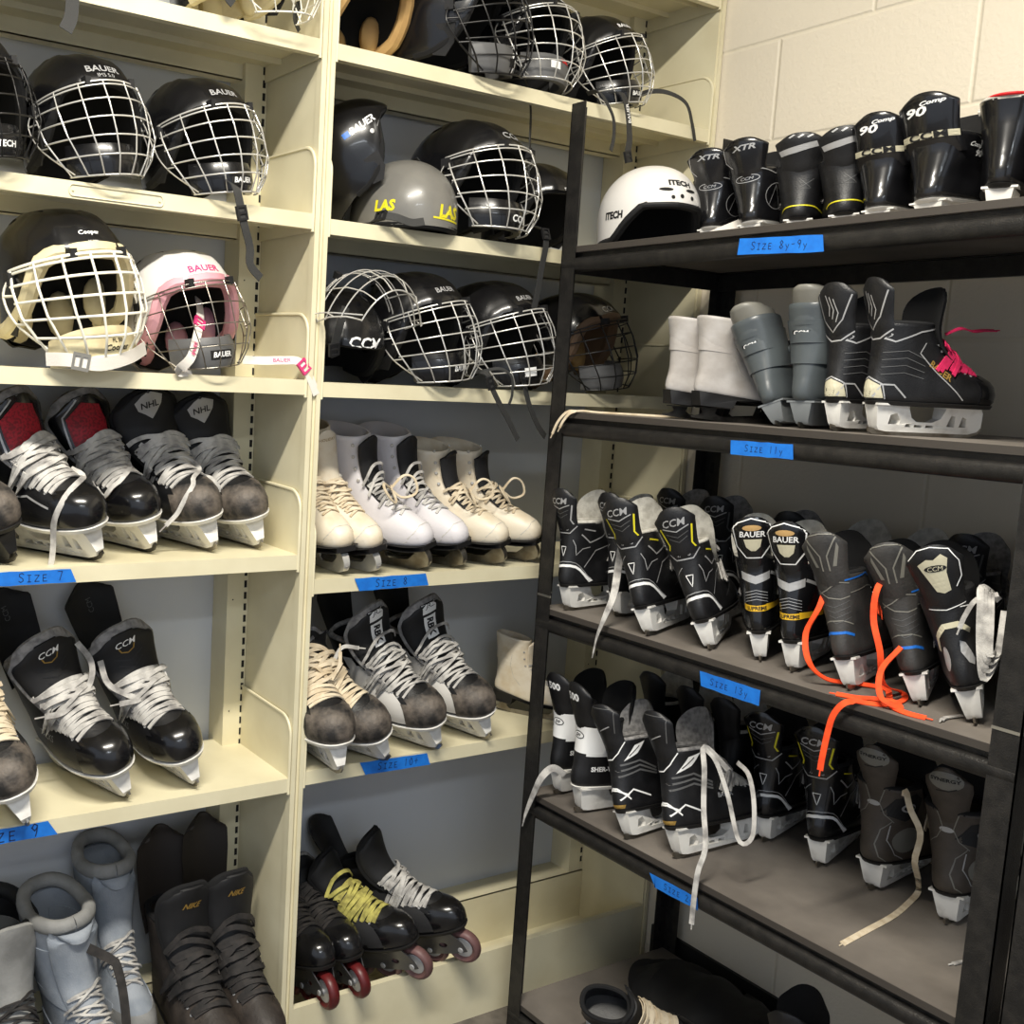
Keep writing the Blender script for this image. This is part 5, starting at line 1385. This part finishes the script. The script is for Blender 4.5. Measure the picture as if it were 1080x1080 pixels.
def deco_taupe(D):
    rear(D, 'poly', ell(0, .212, .022, .017, 18), (0, 0), 'greycuff', on='guard')
    rear(D, 'text', 'SYNERGY', (0, .214), 'matte', .038, on='guard', off=.0012, bold=.03)
    rear(D, 'line', ([(-.012, .192), (.004, .194), (.014, .200)], .002), (0, 0), 'matte', on='guard', off=.0012)
    rear(D, 'poly', ell(-.002, .118, .011, .005, 14), (0, 0), 'silver')
    for s in (1, -1):
        rear(D, 'line', ([(s*.014, .150), (s*.008, .120), (s*.016, .100), (s*.034, .086)], .0016), (0, 0), 'greycuff')
    rear(D, 'line', ([(.030, .088), (.012, .070), (.006, .040), (.012, .016), (.026, .006)], .0018), (0, 0), 'greycuff')
    sidev(D, 'poly', [(-.125, .10), (-.115, .135), (-.08, .145), (-.05, .13), (-.06, .10), (-.09, .088)], (0, 0), 'matte')
    sidev(D, 'poly', ell(-.088, .116, .016, .009, 16), (0, 0), 'silver', off=.0012)
    sidev(D, 'poly', ell(-.088, .116, .012, .006, 16), (0, 0), 'matte', off=.0018)
    sidev(D, 'poly', ell(-.075, .048, .034, .026, 22), (0, 0), 'greycuff')
    sidev(D, 'line', ([(-.115, .08), (-.118, .05), (-.10, .02), (-.075, .008)], .0018), (0, 0), 'silver')
T1_ = hockey('brown and grey youth skate with an oval badge, left one of that pair', felt='lining', seed=34, deco=deco_taupe, boot='taupe', cap='sole', guardm='taupe', lace='lacecream', guard_shape=[.030, .022, .024, .030, .030, .020])
heel(T1_, (.725, -.655), Z4, 4, -2, (.80, 1.14, .84))
T2_ = clone(T1_, 'brown and grey youth skate with an oval badge, beside the near post')
heel(T2_, (.725, -.780), Z4, 8, -4, (.80, 1.14, .85))
P2 = hockey('dark skate in the back row behind the numbered white pair', felt='feltw', seed=35, deco=None, rows=6)
for i, (xy, hd_, rl_, lb) in enumerate([((.745, -.150), 6, 0, ''), ((.735, -.255), 4, 0, 'dark skate in the back row behind the left peak line skate'), ((.740, -.350), 6, -4, 'shiny dark skate in the back row behind the right peak line skate')]):
    o = P2 if i == 0 else clone(P2, lb)
    heel(o, xy, Z4, hd_, rl_, .80)

# ---- SIZE 11y shelf
Z2 = RZ[1]
fk = figure_skate('small white figure skate at the far end of the size 11y shelf', leather='figshaded', seed=41, steel='darksteel', tongue='figshaded')
place(fk, (-.11, 0, 0), (.515, -.330), Z2, -24, 0, scale=(.80, .74, .60))
fk2 = clone(fk, 'small white figure skate beside the grey moulded skates')
place(fk2, (-.11, 0, 0), (.515, -.392), Z2, -24, 0, scale=(.80, .74, .60))
mk = moulded_skate('grey moulded skate leaning over the white figure skates')
place(mk, HEEL, (.535, -.535), Z2, 14, -22, scale=(.70, .78, .66))
mk2 = clone(mk, 'grey moulded skate standing upright beside the pink laced skates')
place(mk2, HEEL, (.520, -.585), Z2, 10, -2, scale=(.72, .82, .70))
def deco_pink(D):
    rear(D, 'line', ([(-.034, .222), (-.022, .165), (-.004, .140), (.016, .165), (.034, .214)], .0022), (0, 0), 'silver', on='guard')
    for k in range(3): rear(D, 'line', ([(-.014+.008*k, .214-.004*k), (-.006+.008*k, .190-.006*k), (-.008+.006*k, .172-.006*k)], .0018), (0, 0), 'silver', on='guard')
    sidev(D, 'line', ([(-.130, .128), (-.105, .118), (-.06, .138), (-.02, .146)], .0030), (0, 0), 'silver')
    rear(D, 'line', ([(-.036, .140), (-.01, .122), (.012, .124), (.036, .142)], .003), (0, 0), 'silver')
    rear(D, 'poly', [(-.030, .010), (-.022, .034), (0, .046), (.022, .034), (.030, .010)], (0, 0), 'beige')
    rear(D, 'line', ([(-.034, .008), (-.026, .036), (0, .050), (.026, .036), (.034, .008)], .0026), (0, 0), 'silver')
    sidev(D, 'line', ([(-.128, .012), (-.118, .036), (-.095, .036), (-.070, .012)], .003), (0, 0), 'silver')
    sidev(D, 'line', ([(-.045, .118), (-.055, .098), (.025, .030), (.045, .012)], .0022), (0, 0), 'silver')
    sidev(D, 'text', 'BAUER', (-.005, .066), 'gold', .055, rot=-32, bold=.03)
    for k in range(4): sidev(D, 'line', ([(-.12, .055+.014*k), (-.08, .060+.014*k), (-.04, .050+.012*k)], .0012), (0, 0), 'greypad')
pk = hockey('black skate with silver piping, left one of the pink laced pair', felt='lining', seed=42, deco=deco_pink, lace='lacepink', rows=8, loose=2, guard_up=.004)
heel(pk, (.520, -.640), Z2, -2, -2, (.68, .80, .71))
pk2 = clone(pk, 'black skate with silver piping and pink laces, toe pointing right')
heel(pk2, (.510, -.708), Z2, -22, 0, (.70, .80, .72))
lace_tail(pk2, [(.01, -.02, .20), (.03, -.035, .212), (.06, -.03, .208), (.095, -.02, .212), (.13, -.01, .214)], M['lacepink'], .010, nrm=(0, -.5, 1))

# ---- SIZE 8y-9y shelf
Z1 = RZ[0]
wh_ = helmet('glossy white skating helmet with a black rim on the top rack shelf', shell='whiteshell', cage=False, smooth_shell=True, front=None, chinstyle='none', ear=False, vents=False,
            cutz=lambda az: prof([(0, .012), (40, .010), (58, -.020), (75, -.055), (110, -.060), (180, -.062)], abs(math.degrees(math.atan2(math.sin(az), math.cos(az)))))[0])
sh_ = [c for c in wh_.children if c.name.startswith('shell')][0]; tb = bvh_of([sh_])
decal(sh_, tb, 'text', 'ITECH', (.010, -.16, .080), SX, (0, .4, .9), M['slot'], size=.050, reach=.12, bold=.05)
decal(sh_, tb, 'text', 'ITECH', (-.12, -.045, -.004), (.35, -.94, 0), (0, 0, 1), M['slot'], size=.055, reach=.12, bold=.05)
for (x, z, rx, rz) in ((-.022, .043, .014, .0036), (.034, .043, .013, .0036), (.010, .030, .0045, .0045), (-.010, .027, .0040, .0040), (.036, .028, .0045, .0045)):
    decal(sh_, tb, 'poly', ell(0, 0, rx, rz, 14), (x, -.16, z), SX, (0, 0, 1), M['slot'], reach=.12, name='vent')
decal(sh_, tb, 'poly', ell(0, 0, .006, .007, 14), (-.13, -.065, -.038), (.35, -.94, 0), (0, 0, 1), M['slot'], reach=.1, name='rivet')
rim = []
for k in range(57):
    az = 2*math.pi*k/56
    rim.append(shell_pt(az, 1, .985, ridges=False, cutz=lambda a_: prof([(0, .012), (40, .010), (58, -.020), (75, -.055), (110, -.060), (180, -.062)], abs(math.degrees(math.atan2(math.sin(a_), math.cos(a_)))))[0]))
MB().tube(rim, .0058, 8).build('rim', M['matte'], wh_)
put_helmet(wh_, .607, -.155, Z1, -20, tilt=0, scale=.86)
def deco_xt(D):
    rear(D, 'line', ([(-.034, .225), (-.034, .180), (-.022, .160)], .0016), (0, 0), 'silver', on='guard')
    rear(D, 'text', 'XTR', (-.002, .208), 'silver', .040, on='guard', bold=.03, shear=.3)
    rear(D, 'line', (ell(0, .126, .024, .010, 20) + ell(0, .126, .024, .010, 20)[:1], .0016), (0, 0), 'silver')
    rear(D, 'text', 'CCM', (0, .126), 'silver', .026, shear=.3)
    sidev(D, 'line', ([(-.125, .15), (-.09, .136), (-.055, .146), (-.02, .15)], .0022), (0, 0), 'silver')
    sidev(D, 'line', (ell(-.075, .075, .032, .036, 22), .0014), (0, 0), 'silver')
    sidev(D, 'line', ([(-.095, .05), (-.08, .105), (-.06, .05)], .0014), (0, 0), 'silver')
    sidev(D, 'poly', ell(-.055, .143, .012, .005, 12), (0, 0), 'silver')
q1 = hockey('small black skate with silver oval and a white strap, next to the white helmet', felt='lining', seed=51, deco=deco_xt, boot='glossboot', guardm='glossboot', sole='holder')
heel(q1, (.660, -.262), Z1, 20, -4, (.80, 1.0, .58))
q2 = clone(q1, 'small black skate with silver oval, second from the white helmet')
heel(q2, (.660, -.352), Z1, 18, -8, (.80, 1.0, .60))
def deco_slash(D):
    rear(D, 'poly', [(-.034, .190), (-.004, .200), (.034, .214), (.030, .198), (-.006, .182), (-.030, .176)], (0, 0), 'silver', on='guard')
    for k in range(3): rear(D, 'line', ([(-.018+.014*k, .222-.001*k), (-.010+.014*k, .230-.001*k)], .004), (0, 0), 'silver', on='guard')
    rear(D, 'line', ([(.0, .112), (.020, .085), (-.002, .085), (.026, .112)], .001), (0, 0), 'greypad')
    heel_arc(D, 'yellow', .036, .0035, .012)
    sidev(D, 'poly', [(-.115, .146), (-.07, .136), (-.07, .150), (-.10, .158)], (0, 0), 'amber')
s1_ = hockey('small black skate with a thin yellow heel line, left one of that pair', felt='lining', seed=52, deco=deco_slash)
heel(s1_, (.660, -.440), Z1, 30, -2, (.80, 1.0, .57))
s2_ = clone(s1_, 'small black skate with a thin yellow heel line, right one of that pair')
heel(s2_, (.660, -.525), Z1, 30, -4, (.80, 1.0, .56))
def deco_ninety(D):
    rear(D, 'text', 'Comp', (-.010, .222), 'white', .030, on='guard', shear=.4, bold=.03, rot=8)
    rear(D, 'text', '90', (.010, .206), 'white', .026, on='guard', shear=.2, bold=.03)
    rear(D, 'poly', [(-.034, .144), (.034, .144), (.034, .158), (-.034, .158)], (0, 0), 'beige', on='guard')
    rear(D, 'text', 'CCM', (0, .151), 'matte', .046, on='guard', bold=.03, off=.0014)
    sidev(D, 'text', 'Comp', (-.07, .128), 'white', .034, shear=.4, bold=.03)
    sidev(D, 'text', '90', (-.058, .112), 'white', .020, shear=.2, bold=.03)
n1 = hockey('glossy moulded child skate marked 90 with a white base, smaller one of that pair', felt='lining', seed=53, deco=deco_ninety, boot='glossboot', guardm='glossboot', guard_shape=[.038, .036, .034, .036, .037, .030], sole='holder', guard_up=.012)
heel(n1, (.655, -.588), Z1, 16, -4, (.82, 1.04, .57))
n2 = clone(n1, 'glossy moulded child skate marked 90 with a white base, larger one of that pair')
heel(n2, (.650, -.672), Z1, 6, -4, (.88, 1.16, .61))
r1 = hockey('small scuffed black skate with a red trimmed white lining', felt='feltw', seed=54, boot='glossboot', guard=False, tongue='matte', tongue_up=-.05)
heel(r1, (.655, -.765), Z1, 20, 0, (.85, 1.0, .78))
MB().tube([(x*1.0, y, z+.0045) for x, y, z in [( -.07+.062*math.cos(a), .036*math.sin(a), .062+.152) for a in [2*math.pi*k/24 for k in range(25)]]], .003, 6).build('red_trim', M['redgloss'], r1)
r2 = clone(r1, 'small scuffed black skate at the right edge of the top rack shelf')
heel(r2, (.670, -.862), Z1, 18, 0, (.85, 1.0, .74))
strap = chin_strap(q1, [(-.04, -.05, .10), (-.09, -.052, .075), (-.125, -.03, .05), (-.15, -.01, .03)], m='webwhite', w=.028, nrm=(-.5, -1, .4))

# ---- bottom shelf
Z5 = RZ[4]
ls = hockey('black skate with wide cream laces lying low on the bottom rack shelf', felt='lining', seed=61, lace='lacecream', rows=9, lace_w=.0085, guard=False, tongue_up=-.04)
place(ls, HEEL, (.575, -.215), Z5, -52, 48, scale=.80)
bm_ = MB()
rg = []
for i in range(19):
    t = i/18; a = math.pi*t; row = []
    for k in range(28):
        f_ = 2*math.pi*k/28
        x = lerp(.66, .905, t); w = .15*max(.12, math.sin(a)**.35)
        row.append((x, -.30+w*math.cos(f_)*(1+.06*math.sin(5*f_+3*t)), Z5 + .002 + max(0, (.034+.024*math.sin(a)**.5*math.sin(f_)*1.1 + .010*math.sin(7*f_+5*t))*max(.1, math.sin(a))**.3)))
    rg.append(row)
bag = bm_.rings(rg, True, True, True).build('nylon_bag', M['bag']); tag(bag, 'soft black nylon bag lying at the back of the bottom rack shelf', 'bag')
b2 = hockey('black boot lying in the dark at the right of the bottom rack shelf', felt='lining', seed=62, laces=False, guard=True)
heel(b2, (.60, -.62), Z5, 20, 0, .85)

# ------------------------------------------------------------------ loose laces trailing over the rack shelves
def world_lace(root, pts, m, width, nrm, name='loose_lace', th=.0018, n=34, tip=True):
    mw = Matrix.LocRotScale(root.location, root.rotation_euler, root.scale); inv = mw.inverted()
    P = smooth_path(pts, n); mb = MB().ribbon(P, width, th, nrm)
    if tip:
        d = (P[-1]-P[-2]).normalized(); mb.tube([P[-1]-d*.002, P[-1]+d*.009], .0012, 6)
    mb.v = [tuple(inv @ V(p)) for p in mb.v]
    o = mb.build(name, M[m], root, angle=60); o['hang'] = 1
    return o
NX = (-1, -.4, .25)
def mix(i, p): return (-.55, -.2, 1) if p.x > .476 else (-1, -.3, .15)
world_lace(A2, [(.520, -.240, 1.045), (.505, -.250, 1.00), (.480, -.268, .950), (.462, -.270, .915), (.460, -.256, .875), (.460, -.249, .840)], 'lace', lambda t: .011*math.sin(math.pi*min(1, .35+t*.75))+.003, NX)
world_lace(W1, [(.50, -.160, .575), (.478, -.150, .588), (.462, -.139, .570), (.460, -.122, .533), (.460, -.103, .485), (.460, -.097, .462)], 'lace', lambda t: .011*math.sin(math.pi*min(1, .3+t*.75))+.003, NX)
world_lace(X2, [(.530, -.505, .700), (.500, -.478, .735), (.490, -.490, .700), (.482, -.502, .640), (.470, -.522, .585), (.460, -.520, .545), (.460, -.517, .500), (.460, -.517, .452)], 'lace', .0085, NX)
world_lace(X2, [(.500, -.480, .732), (.505, -.500, .715), (.510, -.525, .665), (.512, -.552, .600), (.520, -.570, .612), (.522, -.566, .665), (.530, -.545, .705), (.545, -.510, .712)], 'lace', .007, NX, name='lace_loop', tip=False)
world_lace(T1_, [(.700, -.705, .700), (.690, -.712, .712), (.680, -.728, .690), (.690, -.742, .655), (.690, -.738, .610), (.745, -.716, .560), (.770, -.705, .526), (.735, -.712, .5185), (.667, -.727, .5180), (.577, -.737, .5180), (.515, -.744, .5180)], 'lacecream', .009, lambda i, p: (-.3, -.3, 1) if p.z < .55 else NX)
world_lace(T2_, [(.655, -.866, .5185), (.633, -.857, .5185), (.612, -.853, .5185)], 'lace', .006, (0, 0, 1), n=8)
world_lace(fk, [(.62, -.36, 1.2695), (.56, -.28, 1.2695), (.510, -.20, 1.2695), (.486, -.145, 1.2700), (.472, -.125, 1.268), (.464, -.110, 1.250), (.462, -.098, 1.225)], 'lacecream', .005, mix)
world_lace(fk, [(.60, -.33, 1.2695), (.54, -.25, 1.2700), (.497, -.18, 1.2700), (.482, -.148, 1.2710), (.470, -.134, 1.266), (.464, -.124, 1.252), (.463, -.116, 1.238)], 'lacecream', .005, mix)
# orange laces of the blue-lined pair
world_lace(Dd, [(.560, -.735, 1.075), (.512, -.740, 1.055), (.505, -.742, 1.010), (.505, -.757, .965), (.530, -.752, .915), (.590, -.745, .8925), (.560, -.768, .8920), (.510, -.775, .8920), (.488, -.758, .8920), (.478, -.745, .8925), (.464, -.737, .888), (.460, -.726, .868), (.460, -.720, .837), (.460, -.716, .800), (.460, -.715, .783)], 'laceorange', .0085, mix, n=70)
world_lace(Dd, [(.545, -.640, 1.05), (.508, -.655, 1.010), (.500, -.642, .965), (.495, -.655, .925), (.520, -.670, .900), (.560, -.692, .895), (.585, -.722, .8925), (.555, -.748, .8925), (.520, -.770, .8930), (.500, -.790, .8930), (.495, -.812, .8925), (.500, -.835, .8920)], 'laceorange', .0085, mix, n=60)
world_lace(D2, [(.520, -.778, .975), (.500, -.765, .940), (.490, -.775, .905), (.505, -.795, .8930), (.525, -.775, .8940), (.515, -.750, .8930), (.495, -.735, .8930), (.483, -.712, .8930)], 'laceorange', .0080, mix, n=44)
# bunched white laces of the beige inlaid skate
for k in range(4):
    world_lace(Ee, [(.560, -.880+.004*k, 1.060), (.530, -.872-.004*k, 1.078-.003*k), (.512, -.882-.005*k, 1.055-.006*k), (.508, -.890-.004*k, 1.000), (.512, -.898-.002*k, .962+.012*k), (.530, -.902, 1.000), (.545, -.896, 1.050)], 'lace', .0085, NX, name='lace_loop', tip=False)
world_lace(Ee, [(.545, -.885, 1.07), (.520, -.872, 1.062), (.508, -.866, 1.040), (.506, -.862, 1.022)], 'lace', .006, NX)
world_lace(Ee, [(.560, -.850, .893), (.530, -.846, .8925), (.512, -.850, .8925)], 'lace', .006, (0, 0, 1), n=8)

# ------------------------------------------------------------------ repeats on one shelf share a group
for o in [q for q in C.objects if q.parent is None and q.get('category')]:
    kind = o.name.split('.')[0]; x, y, z = o.location
    if kind == 'ceiling_light': o['group'] = 'fluorescent ceiling fixtures'
    if kind == 'storage_rack': o['group'] = 'black boltless racks'
    if kind not in ('hockey_skate', 'figure_skate', 'moulded_skate', 'inline_skate', 'hockey_helmet', 'skating_helmet'): continue
    if x > .46 and y < -.05:
        names = ['top rack shelf', 'size 11y rack shelf', 'size 13y rack shelf', 'size 2y rack shelf', 'bottom rack shelf']
        k = min((i for i in range(5) if RZ[i] <= z+.06), default=4)
        where = names[k]
    else:
        zs = [1.86, 1.58, 1.30, .95, .59, 0]; k = min(i for i in range(6) if zs[i] <= z+.07)
        where = ('left cream bay, ' if x < 0 else 'corner cream bay, ') + ['top helmet shelf', 'second helmet shelf', 'third helmet shelf', 'fourth shelf', 'fifth shelf', 'bottom tray'][k]
    o['group'] = kind.replace('_', ' ') + 's, ' + where
